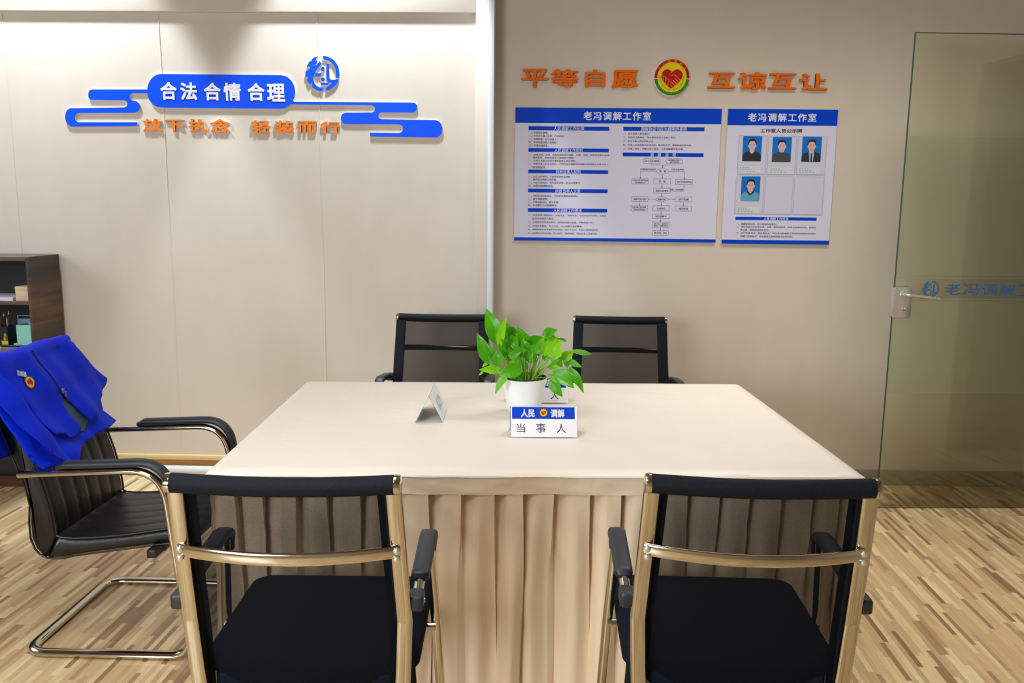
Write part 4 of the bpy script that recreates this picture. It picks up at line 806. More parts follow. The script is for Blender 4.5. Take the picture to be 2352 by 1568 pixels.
# ------------------------------------------------------------------ potted plant
PX, PY = -0.0266, 2.835
t = thing('potted_plant', 'bushy green pothos in a white pot in the middle of the table', 'plant', (PX, PY, ZT))
bm = B(); lathe(bm, [(0, 0.0), (0.046, 0.0), (0.052, 0.003), (0.0560, 0.012), (0.062, 0.040), (0.069, 0.075), (0.0755, 0.108), (0.0795, 0.1265), (0.0800, 0.128), (0.0785, 0.1285), (0.0760, 0.127), (0.070, 0.10)], 48); obj('pot', bm, 'pot_white', t)
bm = B(); lathe(bm, [(0.0770, 0.118), (0.0775, 0.1305), (0.0750, 0.1315), (0.0725, 0.129), (0.071, 0.112)], 48); obj('inner_liner', bm, 'pot_black', t, label='black inner liner')
bm = B(); lathe(bm, [(0.0735, 0.113), (0.05, 0.116), (0.02, 0.118), (0, 0.118)], 32); obj('soil', bm, 'soil', t)
def leaf(Bp, Tp, hw, kind, rnd):
    Bp = Vector(Bp)-Vector((PX, PY, ZT)); Tp = Vector(Tp)-Vector((PX, PY, ZT))
    d = Tp-Bp; L = d.length; d.normalize()
    view = Vector((0, -1, 0.32)).normalized()
    s = d.cross(view).normalized(); n = s.cross(d).normalized()
    if n.dot(view) < 0: n = -n
    q = Matrix.Rotation(rnd.uniform(-0.45, 0.45), 3, d); s = q @ s; n = q @ n
    NL, NW = 14, 8; bend = rnd.uniform(0.05, 0.16)*L; fold = rnd.uniform(0.14, 0.34)
    bm = B(); g = []
    for i in range(NL+1):
        u = i/NL
        f = (math.sin(PI*min(1, u**0.62*0.98+0.02))**0.85)*(1-0.12*u) if u < 1 else 0.0
        if u < 0.12: f = max(f, 0.34+2.6*u)
        f = min(f, 1.0)*(1 if u < 0.97 else (1-u)/0.03)
        if u < 0.001: f = 0.36
        c = Bp+d*(L*u)+n*(bend*(1-(2*u-1)**2)*1.0 - 0.10*L*u*u)
        row = []
        for j in range(NW+1):
            v = 2*j/NW-1
            lobe = -0.13*L*max(0, 1-u*5)*abs(v)**1.2
            wv = 0.04*hw*math.sin(u*9+v*2+rnd.random()*0.2)*abs(v)
            row.append(bm.verts.new(c+s*(hw*f*v)+d*lobe+n*(fold*hw*f*abs(v)**1.3+wv-0.0009*(1 if j == NW//2 else 0))))
        g.append(row)
    for i in range(NL):
        for j in range(NW):
            try: bm.faces.new((g[i][j], g[i][j+1], g[i+1][j+1], g[i+1][j]))
            except ValueError: pass
    lf = obj('leaf', bm, kind, t)
    a = rnd.uniform(0, 2*PI); rr = 0.045*math.sqrt(rnd.random()); h = Vector((Bp.x, Bp.y, 0)); k = min(1, 0.05/max(h.length, 1e-3))
    S = Vector((h.x*k*0.7+0.4*rr*math.cos(a), h.y*k*0.7+0.4*rr*math.sin(a), 0.114))
    mid = S*0.45+Bp*0.55; mid.z += 0.25*abs(Bp.z-S.z)+0.015; mid.x -= (Bp.x-S.x)*0.18; mid.y -= (Bp.y-S.y)*0.18
    pts = [S*(1-u)**2+mid*2*u*(1-u)+Bp*u*u for u in [k/9 for k in range(10)]]+[Bp+d*0.15*L+n*(bend*0.45)]
    r0 = rnd.uniform(0.0012, 0.0018)
    bm = B(); tube(bm, pts, r0, seg=7, taper=[1.15-0.05*k for k in range(11)]); obj('petiole', bm, 'petiole', lf)
rnd = random.Random(5)
for Bp, Tp, hw, sh in leaves: leaf(Bp, Tp, hw, ('leaf_mature', 'leaf_young', 'leaf_pale', 'leaf_mature')[sh], rnd)
for k in range(16):                                                 # inner foliage
    a = rnd.uniform(0, 2*PI); rr = rnd.uniform(0.01, 0.075); z = rnd.uniform(0.895+0.05, 0.895+0.15)
    b0 = (PX+rr*math.cos(a), PY+rr*math.sin(a)*0.9+0.01, z); l_ = rnd.uniform(0.05, 0.075); a2 = a+rnd.uniform(-0.8, 0.8)
    leaf(b0, (b0[0]+l_*math.cos(a2)*0.8, b0[1]+l_*math.sin(a2)*0.6, z+l_*rnd.uniform(-0.5, 0.75)), rnd.uniform(0.016, 0.024), 'leaf_mature' if k % 4 else 'leaf_young', rnd)
bm = B()
for k in range(26):                                                 # bare young shoots among the petioles
    a = rnd.uniform(0, 2*PI); r0 = 0.05*math.sqrt(rnd.random()); r1 = r0*1.7
    S = Vector((r0*math.cos(a), r0*math.sin(a), 0.114)); Tq = Vector((r1*math.cos(a)+rnd.uniform(-.012, .012), r1*math.sin(a), 0.114+rnd.uniform(0.045, 0.10)))
    tube(bm, [S, S*0.5+Tq*0.5+Vector((0, 0, 0.006)), Tq], 0.0014, seg=6, taper=[1, 0.85, 0.4])
o = obj('shoots', bm, 'petiole', t); o['kind'] = 'stuff'

# ------------------------------------------------------------------ mesh-back conference chairs
def make_chair(label, loc, rotz):
    t = thing('conference_chair', label, 'chair', loc, rotz, 'mesh-back chairs around the table')
    rail_pts = {}
    def railx(z): return 0.2135+(0.935-z)*0.034
    for s in (-1, 1):
        path = [(s*0.2135, -0.268, 0.935), (s*0.2185, -0.238, 0.79), (s*0.224, -0.198, 0.615), (s*0.219, -0.189, 0.50), (s*0.213, -0.182, 0.40), (s*0.216, -0.19, 0.20), (s*0.222, -0.215, 0.008)]
        pts = fillet(path, [0.3, 0.05, 0.3, 0.2, 0.2], 6)
        bm = B(); tube(bm, pts, 0.0165, 0.0085, seg=20, side=(1, 0, 0), power=3.2); r = obj('rear_leg', bm, 'chrome', t, label='chrome back rail running down into the rear leg')
        bm = B(); tube(bm, [(s*0.222, -0.214, 0.012), (s*0.222, -0.216, 0.0)], 0.019, 0.012, seg=16, side=(1, 0, 0)); obj('foot', bm, 'black_plastic', r)
    # top roll wrapped in the mesh
    n = 24; bow = [(-0.218+0.436*k/n, -0.272-0.010*math.cos((k/n-0.5)*PI)+0.0, 0.937-0.004*math.sin(k/n*PI)) for k in range(n+1)]
    bm = B(); tube(bm, bow, 0.0195, seg=22); obj('top_roll', bm, 'black_fabric', t, label='black fabric roll at the top of the backrest')
    for s in (-1, 1):
        bm = B(); tube(bm, [(s*0.217, -0.272, 0.937), (s*0.2225, -0.272, 0.937), (s*0.2285, -0.272, 0.937), (s*0.2305, -0.272, 0.937)], 0.0205, seg=22, taper=[1, 1, 0.93, 0.72]); obj('end_cap', bm, 'chrome', t, label='chrome end cap')
    # woven back sheet
    def backline(z):
        P = [(0.935, -0.268), (0.79, -0.238), (0.66, -0.207), (0.60, -0.192), (0.52, -0.176), (0.44, -0.166), (0.40, -0.16)]
        for (za, ya), (zb, yb) in zip(P, P[1:]):
            if z >= zb: return yb+(ya-yb)*(z-zb)/(za-zb)
        return P[-1][1]
    zs = [0.925-0.51*k/22 for k in range(23)]
    bm = B(); g = []
    for z in zs:
        xr = railx(z)-0.016; g.append([bm.verts.new((xr*(2*j/16-1), backline(z)+0.010-0.014*(1-(2*j/16-1)**2), z)) for j in range(17)])
    for a, b_ in zip(g, g[1:]):
        for j in range(16): bm.faces.new((a[j], a[j+1], b_[j+1], b_[j]))
    obj('mesh_back', bm, 'chair_mesh', t, label='see-through black mesh back')
    for s in (-1, 1):
        pts = [(s*(railx(z)-0.0115), backline(z)+0.0125, z) for z in zs]
        bm = B(); tube(bm, pts, 0.0240, 0.0035, seg=14, side=(1, 0, 0)); obj('mesh_border', bm, 'black_fabric', t)
    bm = B(); pts = [(-0.222+0.444*k/20, -0.246-0.040*math.sin(k/20*PI)**0.8, 0.790-0.004*math.sin(k/20*PI)) for k in range(21)]
    tube(bm, pts, 0.0135, 0.0045, seg=18, side=(0, 0, 1), power=2.6); br = obj('back_brace', bm, 'chrome', t, label='curved chrome brace across the back')
    for s in (-1, 1):
        for z in (0.797, 0.779):
            bm = B(); lathe(bm, [(0.0072, 0), (0.0072, 0.003), (0.0062, 0.0065), (0.0030, 0.0085), (0, 0.0088)], 14)
            bmesh.ops.transform(bm, matrix=Matrix.Translation((s*0.2165, -0.2505, z-0.004)) @ Matrix.Rotation(PI/2+0.2, 4, 'X'), verts=bm.verts)
            obj('bolt', bm, 'steel', br)
    # seat cushion
    OUTL = fillet([(0, 0.285, 0), (0.238, 0.285, 0), (0.240, -0.085, 0), (0.196, -0.125, 0), (0.194, -0.165, 0), (0, -0.165, 0)], [0.05, 0.06, 0.03, 0.02], 6)
    OUTL = OUTL+[Vector((-p.x, p.y, 0)) for p in OUTL[-2:0:-1]]
    def plan(ix, sc):
        return [(p.x*(1-ix/0.24), 0.06+(p.y-0.06)*(1-ix/0.225)) for p in OUTL]
    bm = B(); rings = []
    for ix, z in ((0.035, 0.428), (0.010, 0.432), (0.0, 0.445), (0.0, 0.470), (0.006, 0.485), (0.020, 0.4935), (0.06, 0.4975), (0.12, 0.499)):
        rings.append([bm.verts.new((x, y, z+0.012*max(0, y)/0.28-0.010*(max(0, y-0.2)/0.08)**2)) for x, y in plan(ix, 1)])
    for a, b_ in zip(rings, rings[1:]):
        for k in range(len(a)):
            k2 = (k+1) % len(a); bm.faces.new((a[k], a[k2], b_[k2], b_[k]))
    bm.faces.new(rings[-1]); bm.faces.new(rings[0][::-1])
    obj('seat', bm, 'seat_fabric', t, label='padded black fabric seat')
    bm = B()
    tube(bm, [(-0.262, 0.10, 0.445), (0.262, 0.10, 0.445)], 0.010, seg=14); tube(bm, [(-0.214, -0.09, 0.412), (0.214, -0.09, 0.412)], 0.010, seg=14)
    for s in (-1, 1): tube(bm, fillet([(s*0.213, -0.182, 0.40), (s*0.19, 0.0, 0.418), (s*0.19, 0.20, 0.425)], 0.05), 0.011, seg=12)
    obj('seat_frame', bm, 'chrome_dull', t)
    for s in (-1, 1):
        bm = B(); tube(bm, fillet([(s*0.247, 0.085, 0.675), (s*0.262, 0.112, 0.44), (s*0.283, 0.140, 0.008)], 0.2), 0.0125, seg=16); l = obj('front_leg', bm, 'chrome', t, label='chrome front leg')
        bm = B(); tube(bm, [(s*0.283, 0.14, 0.012), (s*0.283, 0.14, 0.0)], 0.016, seg=16); obj('foot', bm, 'black_plastic', l)
        bm = B(); pts = fillet([(s*0.248, -0.118, 0.668), (s*0.248, -0.108, 0.676), (s*0.248, 0.055, 0.694), (s*0.2475, 0.100, 0.690), (s*0.248, 0.108, 0.640)], [0.02, 0.1, 0.035], 6)
        n = len(pts); tube(bm, pts, 0.0205, 0.0125, seg=20, side=(1, 0, 0), power=3.4, taper=[0.72, 0.9]+[1]*(n-5)+[0.95, 0.85, 0.7]); ar = obj('armrest', bm, 'black_plastic', t, label='black plastic arm pad')
        bm = B(); tube(bm, [(s*0.2475, -0.172, 0.657), (s*0.248, -0.10, 0.670)], 0.0115, 0.0085, seg=14, side=(1, 0, 0)); obj('arm_bar', bm, 'chrome', ar)
        bm = B(); box(bm, s*0.247-0.0165, s*0.247+0.0165, -0.208, -0.160, 0.638, 0.672, bev=0.007, seg=3); tube(bm, [(s*0.219, -0.196, 0.648), (s*0.245, -0.192, 0.650)], 0.007, seg=12); j = obj('arm_joint', bm, 'black_plastic', ar)
        bm = B(); tube(bm, [(s*0.262, -0.185, 0.655), (s*0.2655, -0.185, 0.655)], 0.005, seg=12); obj('arm_screw', bm, 'steel', j)
    return t
c0 = make_chair('black mesh chair with chrome back frame in front of the table, at the left', (-0.489, 1.812, 0), math.radians(1.5))
c1 = dup(c0, (0.459, 1.852, 0), math.radians(-0.8), 'black mesh chair with chrome back frame in front of the table, at the right')
c2 = dup(c0, (-0.447, 3.775, 0), PI-0.01, 'black mesh chair behind the table, left of the plant, against the wall')
c3 = dup(c0, (0.424, 3.775, 0), PI-0.01, 'black mesh chair behind the table, below the wide notice board')

# ------------------------------------------------------------------ leather cantilever chair
t = thing('cantilever_chair', 'black leather armchair on a bent chrome tube frame at the left end of the table', 'chair', (-1.40, 2.765, 0))
ox, oy = -1.40, 2.765
def LP(p): return (p[0]-ox, p[1]-oy, p[2])
arm = fillet([(-1.624, 2.495, 0.622), (-1.166, 2.495, 0.646), (-1.098, 2.495, 0.013), (-1.655, 2.495, 0.013), (-1.655, 3.035, 0.013), (-1.098, 3.035, 0.013), (-1.166, 3.035, 0.646), (-1.624, 3.035, 0.622)], [0.115, 0.075, 0.075, 0.075, 0.075, 0.115], 10)
bm = B(); tube(bm, [LP(p) for p in arm], 0.0185, 0.0120, seg=20, side=(0, 1, 0)); fr = obj('tube_frame', bm, 'chrome', t, label='bent chrome tube frame')
for y in (2.495, 3.035):
    bm = B(); tube(bm, [LP((-1.6245, y, 0.6215)), LP((-1.6225, y, 0.622))], 0.0085, seg=14); obj('tube_end', bm, 'pot_black', fr)
    pad = fillet([(-1.50, y, 0.6455), (-1.47, y, 0.6565), (-1.158, y, 0.6705), (-1.118, y, 0.50)], [0.03, 0.125], 9)
    n = len(pad); bm = B(); tube(bm, [LP(p) for p in pad], 0.021, 0.0125, seg=18, side=(0, 1, 0), power=2.6, taper=[0.6, 0.85]+[1]*(n-4)+[0.9, 0.6]); obj('armrest', bm, 'black_plastic', t, label='black padded armrest')
INN = [(-1.712, 0.945), (-1.700, 0.915), (-1.665, 0.82), (-1.640, 0.75), (-1.605, 0.65), (-1.577, 0.56), (-1.560, 0.48), (-1.553, 0.42), (-1.5535, 0.396)]
OUT = [(-1.592, 0.3195), (-1.612, 0.329), (-1.628, 0.348), (-1.640, 0.385), (-1.6405, 0.44), (-1.6335, 0.50), (-1.642, 0.555), (-1.674, 0.65), (-1.7065, 0.75), (-1.745, 0.865), (-1.765, 0.925), (-1.762, 0.952), (-1.745, 0.963), (-1.725, 0.960)]
SIN = [(-1.5535, 0.396), (-1.540, 0.390), (-1.50, 0.388), (-1.435, 0.391), (-1.32, 0.404), (-1.20, 0.424), (-1.12, 0.437), (-1.09, 0.436), (-1.075, 0.424)]
SOUT = [(-1.078, 0.400), (-1.10, 0.388), (-1.182, 0.378), (-1.35, 0.352), (-1.50, 0.328), (-1.535, 0.3185), (-1.570, 0.3175), (-1.592, 0.3195)]
Y0, Y1 = 2.545, 2.995
def cushion(name, inner, outer, label):
    poly_ = inner+outer; n = len(poly_); ni = len(inner)
    cen = [(sum(p[0] for p in poly_)/n), (sum(p[1] for p in poly_)/n)]
    area_ = sum(poly_[i][0]*poly_[(i+1) % n][1]-poly_[(i+1) % n][0]*poly_[i][1] for i in range(n)); sg = 1 if area_ > 0 else -1
    nor = []
    for i in range(n):
        a, b_ = Vector(poly_[i-1]), Vector(poly_[(i+1) % n]); d = (b_-a).normalized(); nor.append((d.y*sg, -d.x*sg))
    NS = 54; bm = B(); rings = []
    seams = [Y0+0.012+(Y1-Y0-0.024)*k/6 for k in range(7)]
    for j in range(NS+1):
        y = Y0+(Y1-Y0)*j/NS; e = min(y-Y0, Y1-y)
        edge = -0.012*(1-min(1, e/0.014))**2
        ds = min(abs(y-s) for s in seams[1:-1])
        ring = []
        for i, (x, z) in enumerate(poly_):
            o_ = edge
            if 0 < i < ni-0: o_ += 0.004*min(1, ds/0.02)**0.5-0.003
            ring.append(bm.verts.new((x+nor[i][0]*o_-ox, y-oy, z+nor[i][1]*o_)))
        rings.append(ring)
    for a, b_ in zip(rings, rings[1:]):
        for i in range(n):
            i2 = (i+1) % n; bm.faces.new((a[i], a[i2], b_[i2], b_[i]))
    f1 = bm.faces.new(rings[0][::-1]); f2 = bm.faces.new(rings[-1]); bmesh.ops.triangulate(bm, faces=[f1, f2])
    o = obj(name, bm, 'leather', t, label=label); o.data.set_sharp_from_angle(angle=math.radians(80))
    for y in (Y0+0.002, Y1-0.002):
        bm = B(); tube(bm, [(x+0.001-ox, y-oy, z+0.001) for x, z in inner], 0.0038, seg=8); tube(bm, [(x-ox, y-oy, z) for x, z in outer], 0.0034, seg=8); obj('piping', bm, 'piping', o)
    return o
cushion('backrest', INN, OUT, 'black leather backrest with vertical stitched channels')
cushion('seat', SIN, SOUT, 'black leather seat with stitched channels')
bm = B(); box(bm, -1.235-ox, -1.205-ox, 2.50-oy, 3.03-oy, 0.345, 0.372, bev=0.003); box(bm, -1.24-ox, -1.20-ox, 2.56-oy, 2.60-oy, 0.345, 0.375, bev=0.003); obj('seat_bracket', bm, 'piping', t)
bm = B(); tube(bm, [(-1.302-ox, 2.56-oy, 0.362), (-1.303-ox, 2.56-oy, 0.33), (-1.297-ox, 2.56-oy, 0.29), (-1.300-ox, 2.558-oy, 0.268)], 0.0008, seg=5); obj('loose_thread', bm, 'thread', t, label='loose brown thread hanging under the seat')

# ------------------------------------------------------------------ jacket over the chair back
jk = thing('jacket', 'bright blue jacket hung over the back of the black leather armchair', 'jacket', (-1.74, 2.765, 0.97))
JO = Vector((-1.74, 2.765, 0.97))
SLN = math.hypot(1, 0.333); UT = 0.605
def surf(y, u, off):
    """(y across, u up the slope) on the front of the backrest; past UT the cloth rolls over the top and down the back"""
    nx, nz_ = 1/SLN, 0.333/SLN; dx, dzz = -0.333/SLN, 1/SLN
    R = 0.030
    if u <= UT:
        p = Vector((-1.518+dx*u+nx*off, y, 0.388+dzz*u+nz_*off)); n = Vector((nx, 0, nz_))
    else:
        c = Vector((-1.518+dx*UT-nx*R, y, 0.388+dzz*UT-nz_*R)); a = (u-UT)/(R+0.02)
        if a <= PI:
            n = Vector((nx, 0, nz_))*math.cos(a)+Vector((dx, 0, dzz))*math.sin(a); p = c+n*(R+off)
        else:
            n = -Vector((nx, 0, nz_)); p = c+n*(R+off)-Vector((dx, 0, dzz))*((a-PI)*(R+0.02))
    return p, n
def disp(y, u, k):
    a = y*0.86+u*0.5; b_ = -y*0.5+u*0.86
    v = 0.0062*math.sin(a*26+b_*5+k)+0.0034*math.sin(a*55-b_*9+2*k)+0.0026*math.sin(b_*38+a*13+k*3)
    return v
def pip(p, poly_):
    x, y = p; c = False; n = len(poly_)
    for i in range(n):
        x0, y0 = poly_[i]; x1, y1 = poly_[i-1]
        if (y0 > y) != (y1 > y) and x < (x1-x0)*(y-y0)/(y1-y0)+x0: c = not c
    return c
def sheet(name, poly_, off, k, m, parent, label=None, step=0.009, curl=0.012, extra=None):
    dens = []
    for i in range(len(poly_)):
        a, b_ = Vector(poly_[i]), Vector(poly_[(i+1) % len(poly_)]); n = max(1, int((b_-a).length/step))
        for q in range(n): dens.append(tuple(a+(b_-a)*q/n))
    pts = [Vector(p) for p in dens]; nb = len(pts)
    x0, x1 = min(p.x for p in pts), max(p.x for p in pts); y0, y1 = min(p.y for p in pts), max(p.y for p in pts)
    yy = y0
    r_ = random.Random(int(k*100))
    while yy < y1:
        xx = x0
        while xx < x1:
            q = (xx+r_.uniform(-.002, .002), yy+r_.uniform(-.002, .002))
            if pip(q, dens) and min((Vector(q)-p).length for p in pts[:nb]) > step*0.55: pts.append(Vector(q))
            xx += step
        yy += step
    res = delaunay_2d_cdt(pts, [(i, (i+1) % nb) for i in range(nb)], [], 0, 1e-6)
    bm = B(); vs = []
    for p in res[0]:
        o_ = off+disp(p.x, p.y, k)*(1 if p.y < UT else 0.4)
        if p.x > 3.0: o_ -= (p.x-3.0)*0.25
        if p.x < 2.54: o_ -= (2.54-p.x)*0.25
        if extra: o_ += extra(p.x, p.y)
        q, n = surf(p.x, p.y, o_); vs.append(bm.verts.new(q-JO))
    for f in res[2]:
        c = sum((res[0][i] for i in f), Vector((0, 0)))/len(f)
        if pip(tuple(c), dens):
            try: bm.faces.new([vs[i] for i in f])
            except ValueError: pass
    o = obj(name, bm, m, parent, label=label)
    o.data.set_sharp_from_angle(angle=math.radians(180))
    md = o.modifiers.new('thickness', 'SOLIDIFY'); md.thickness = 0.0025; md.offset = -1
    return o
top = max(p[1] for p in jA)
sheet('lower_panel', jA, 0.014, 0.4, 'jacket', jk, extra=lambda y, u: 0.012*math.exp(-((u-0.24)/0.05)**2))
back = [(2.49, UT-0.03), (2.965, UT-0.005), (3.00, UT+0.05), (3.02, UT+0.15), (3.03, UT+0.42), (2.80, UT+0.47), (2.47, UT+0.44), (2.46, UT+0.16), (2.46, UT+0.04)]
sheet('back_panel', back, 0.010, 1.9, 'jacket', jk, step=0.016)
fl = sheet('front_panel', jB, 0.030, 1.1, 'jacket', jk, label='front of the jacket with a zip and a round badge', extra=lambda y, u: 0.010*math.exp(-((u-0.30)/0.06)**2))
sheet('sleeve', jC, 0.040, 2.7, 'jacket', jk, label='folded sleeve along the near edge', extra=lambda y, u: 0.012*math.sin(min(1, max(0, (u-0.18)/0.5))*PI))
sheet('lining', jL, 0.020, 1.1, 'jacket_lining', jk, label='grey green lining seen through the open zip')
def on_front(y, u, lift):
    q, n = surf(y, u, 0.030+disp(y, u, 1.1)+0.010*math.exp(-((u-0.30)/0.06)**2)+lift); return q-JO, n
# badge and lettering lie upside down, because the jacket hangs by its hem
def decal(bm, cy, cu, ang, lift):
    for v in bm.verts:
        x, z, l = v.co.x, v.co.z, -v.co.y
        a = cy+x*math.cos(ang)-z*math.sin(ang); b_ = cu+x*math.sin(ang)+z*math.cos(ang)
        v.co = on_front(a, b_, lift+l)[0]
ANG = math.radians(158)
mm = B(); mats = []
for nm, b2, mt in emblem_layers(0.022, 0, 0.0006, detail=False):
    bmesh.ops.subdivide_edges(b2, edges=b2.edges[:], cuts=1)
    for f in b2.faces: f.material_index = len(mats)
    mats.append(mt); merge(mm, b2)
decal(mm, jlogo[0], jlogo[1], ANG, 0.004); obj('badge', mm, mats, fl, smooth=False, label='round red, yellow and green badge')
bm = B()
for i, c in enumerate('调解员'): text_xz(bm, c, (-0.022+i*0.0155, -0.0095+i*0.0155, -0.009, 0.009), 0, bold=0.02)
decal(bm, jtext[0], jtext[1], ANG, 0.004); obj('chest_lettering', bm, 'sign_white', fl, smooth=False, label='small white characters beside the badge')
bm = B(); zl = [(jz2[0]-0.02+(jzip[0]-jz2[0]+0.02)*k/14, jz2[1]+0.06+(jzip[1]-jz2[1]-0.06)*k/14) for k in range(15)]
tube(bm, [on_front(a, b_, 0.0018)[0] for a, b_ in zl], 0.0014, seg=6); obj('zip', bm, 'piping', fl)
bm = B(); p, n = on_front(jzip[0], jzip[1], 0.008); m = Matrix.Translation(p)
box(bm, -0.006, 0.006, -0.006, 0.006, -0.010, 0.008, bev=0.003, mtx=m); box(bm, 0.004, 0.008, 0.006, 0.014, -0.024, -0.004, bev=0.0015, mtx=m); obj('zip_pull', bm, 'zip_metal', fl, label='metal zip pull')

# ------------------------------------------------------------------ desk with hutch at the left
t = thing('desk', 'dark wood desk at the left edge, against the wall, behind the leather armchair', 'desk', (-3.2, 4.0, 0))
dx_, dy_ = -3.2, 4.0
def DB(bm, a): return box(bm, a[0]-dx_, a[1]-dx_, a[2]-dy_, a[3]-dy_, a[4], a[5], bev=0.0015, seg=1)
bm = B(); DB(bm, (-3.95, -2.552, 3.42, 4.39, 0.722, 0.7465)); obj('desktop', bm, 'desk_top', t, label='dark wood desktop')
bm = B(); DB(bm, (-3.95, -2.57, 4.12, 4.138, 0.0, 0.056)); obj('plinth', bm, 'desk_wood', t, label='reddish brown plinth board')
bm = B(); DB(bm, (-2.588, -2.57, 4.138, 4.38, 0.0, 0.722)); DB(bm, (-3.95, -3.93, 3.45, 4.38, 0.0, 0.722)); obj('side_panel', bm, 'hutch_wood', t)
bm = B(); DB(bm, (-3.93, -2.588, 4.16, 4.175, 0.056, 0.722)); obj('back_panel', bm, 'hutch_inside', t)  # dark colour stands in for the open shade under the desktop
t = thing('shelf_unit', 'dark wood open shelf unit standing on the desk at the left edge', 'shelf', (-3.2, 4.27, 0.747))
dx_, dy_ = -3.2, 4.27
def HB(bm, a): return box(bm, a[0]-dx_, a[1]-dx_, a[2]-dy_, a[3]-dy_, a[4]-0.747, a[5]-0.747, bev=0.001, seg=1)
bm = B(); HB(bm, (-2.567, -2.551, 4.132, 4.405, 0.7475, 1.2060)); obj('side_panel', bm, 'hutch_wood', t, label='striped dark wood side')
bm = B(); HB(bm, (-3.92, -3.904, 4.132, 4.405, 0.7475, 1.2060)); obj('side_panel', bm, 'hutch_wood', t)
bm = B(); HB(bm, (-3.904, -2.567, 4.132, 4.405, 1.184, 1.2060)); obj('top_board', bm, 'hutch_front', t)
bm = B(); HB(bm, (-3.904, -2.567, 4.134, 4.395, 0.961, 0.980)); obj('shelf', bm, 'hutch_front', t)
bm = B(); HB(bm, (-3.904, -2.567, 4.395, 4.403, 0.7475, 1.184)); obj('back_board', bm, 'hutch_inside', t)
# things on the shelf and the desk
bm = B(); box(bm, -0.036, 0.036, -0.10, 0.10, 0, 0.072, bev=0.002); box(bm, -0.0365, 0.0365, -0.1005, 0.1005, 0.050, 0.0735, bev=0.002)
o = obj('cardboard_box', bm, 'box_beige', loc=(-2.604, 4.245, 0.981)); tag(o, 'small pale beige box on the upper shelf at the left edge', 'box')
bm = B()
for k in range(6): box(bm, -0.11+0.004*math.sin(k*3), 0.11+0.004*math.sin(k*3), -0.10, 0.10, k*0.003, k*0.003+0.0026)
o = obj('paper_stack', bm, 'paper', loc=(-2.765, 4.245, 0.981), smooth=False); tag(o, 'white papers lying on the upper shelf left of the beige box', 'paper')
t = thing('file_holder', 'mint green desktop holder standing at the right end of the lower shelf', 'holder', (-2.622, 4.178, 0.748))
bm = B(); box(bm, -0.031, 0.045, -0.030, -0.027, 0, 0.108, bev=0.0008, seg=1); box(bm, -0.031, 0.045, 0.067, 0.070, 0, 0.108, bev=0.0008, seg=1); box(bm, -0.031, -0.028, -0.027, 0.067, 0, 0.108); box(bm, 0.042, 0.045, -0.027, 0.067, 0, 0.108); box(bm, -0.031, 0.045, -0.03, 0.07, 0, 0.003); obj('upright_tray', bm, 'mint', t, smooth=False)
bm = B(); box(bm, -0.052, -0.031, -0.028, 0.03, 0, 0.012, bev=0.002); obj('front_tray', bm, 'mint', t)
t = thing('desk_calendar', 'blue and white stand-up calendar on the lower shelf behind the mint holder', 'calendar', (-2.66, 4.29, 0.748))
bm = B(); box(bm, -0.072, 0.072, -0.001, 0.001, 0, 0.140); box(bm, -0.072, 0.072, 0.02, 0.022, 0, 0.138); obj('sheets', bm, 'booklet', t, smooth=False)
bm = B(); rect_xz(bm, (-0.066, 0.03, 0.122, 0.136), -0.0016); obj('dark_title_bar', bm, 'pen_black', t, smooth=False)
bm = B(); rect_xz(bm, (-0.07, 0.07, 0.004, 0.022), -0.0016); obj('blue_band', bm, 'booklet_band', t, smooth=False)
t = thing('pen_cup', 'black pen cup with yellow marks on the lower shelf, holding pens', 'pen cup', (-2.740, 4.19, 0.748))
bm = B()
for a in ((-0.036, 0.036, -0.036, -0.033), (-0.036, 0.036, 0.033, 0.036), (-0.036, -0.033, -0.033, 0.033), (0.033, 0.036, -0.033, 0.033), (-0.0015, 0.0015, -0.033, 0.033)): box(bm, a[0], a[1], a[2], a[3], 0, 0.098, bev=0.0006, seg=1)
box(bm, -0.036, 0.036, -0.036, 0.036, 0, 0.003); obj('cup', bm, 'cup_black', t, smooth=False)
bm = B(); text_xz(bm, '五', (0.012, 0.028, 0.028, 0.044), -0.0366, bold=0.03); text_xz(bm, '众', (0.016, 0.030, 0.048, 0.064), -0.0366, bold=0.03); rect_xz(bm, (0.002, 0.036, 0.004, 0.024), -0.0364); obj('yellow_mark', bm, 'tag_yellow', t, smooth=False)
bm = B(); rect_xz(bm, (0.024, 0.035, 0.026, 0.050), -0.0362); obj('red_mark', bm, 'tag_red', t, smooth=False)
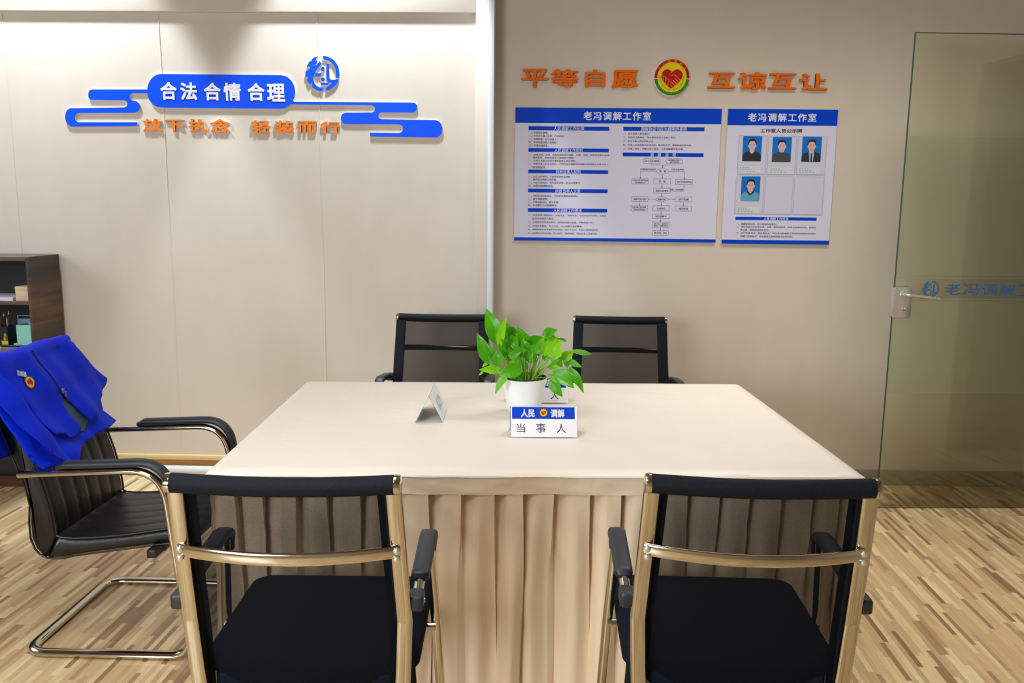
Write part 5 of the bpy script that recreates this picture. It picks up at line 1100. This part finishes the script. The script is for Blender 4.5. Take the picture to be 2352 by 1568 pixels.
def pen(name, label, x, y, lean, h, r, m, tip):
    a = Vector((x, y, 0.752)); b_ = a+Vector((lean[0], lean[1], h)); d = (b_-a).normalized(); k = b_-d*0.018
    p = thing(name, label, 'pen', tuple(a), group='pens in the black cup')
    bm = B(); tube(bm, [Vector((0, 0, 0)), k-a], r, seg=10); obj('barrel', bm, m, p)
    bm = B(); tube(bm, [k-a, b_-a-d*0.004, b_-a], r*0.98, seg=10, taper=[1, 0.35, 0.12]); obj('tip', bm, tip, p)
pen('pencil', 'dark red pencil leaning to the right in the black pen cup', -2.724, 4.185, (0.016, 0.0, ), 0.172, 0.0042, 'pen_brown', 'pencil_tip')
pen('pen', 'bright red pen in the black pen cup', -2.757, 4.185, (-0.004, 0.0), 0.150, 0.0055, 'pen_red', 'pen_red')
pen('pencil', 'dark blue pencil with a pale tip standing in the black pen cup', -2.748, 4.20, (0.004, 0.0), 0.160, 0.0042, 'pen_black', 'pencil_tip')
pen('pen', 'silver pen in the middle of the black pen cup', -2.730, 4.20, (0.0, 0.0), 0.138, 0.0045, 'pen_silver', 'pen_silver')
bm = B()
for j in range(40):
    a0, a1 = 2*PI*j/40, 2*PI*(j+1)/40
    for (ra, za), (rb, zb) in (((0.016, 0), (0.026, 0)), ((0.026, 0), (0.026, 0.012)), ((0.026, 0.012), (0.016, 0.012)), ((0.016, 0.012), (0.016, 0))):
        bm.faces.new([bm.verts.new((r*math.cos(a), r*math.sin(a), z)) for r, a, z in ((ra, a0, za), (ra, a1, za), (rb, a1, zb), (rb, a0, zb))])
bmesh.ops.remove_doubles(bm, verts=bm.verts, dist=1e-5)
o = obj('tape_roll', bm, 'tape', loc=(-2.685, 4.02, 0.7468)); tag(o, 'roll of pale tape lying on the dark desktop at the left edge', 'tape')
bm = B(); tube(bm, fillet([(-0.045, 0.0, 0.005), (-0.01, 0.006, 0.005), (0.03, 0.0, 0.005), (0.045, 0.010, 0.005)], 0.01), 0.005, seg=10, taper=None)
o = obj('marker', bm, 'pen_black', loc=(-2.672, 4.115, 0.7468)); tag(o, 'dark blue marker lying on the desk before the pen cup', 'pen')

bpy.data.objects.remove(_to); bpy.data.curves.remove(_tc)
bpy.context.view_layer.update()
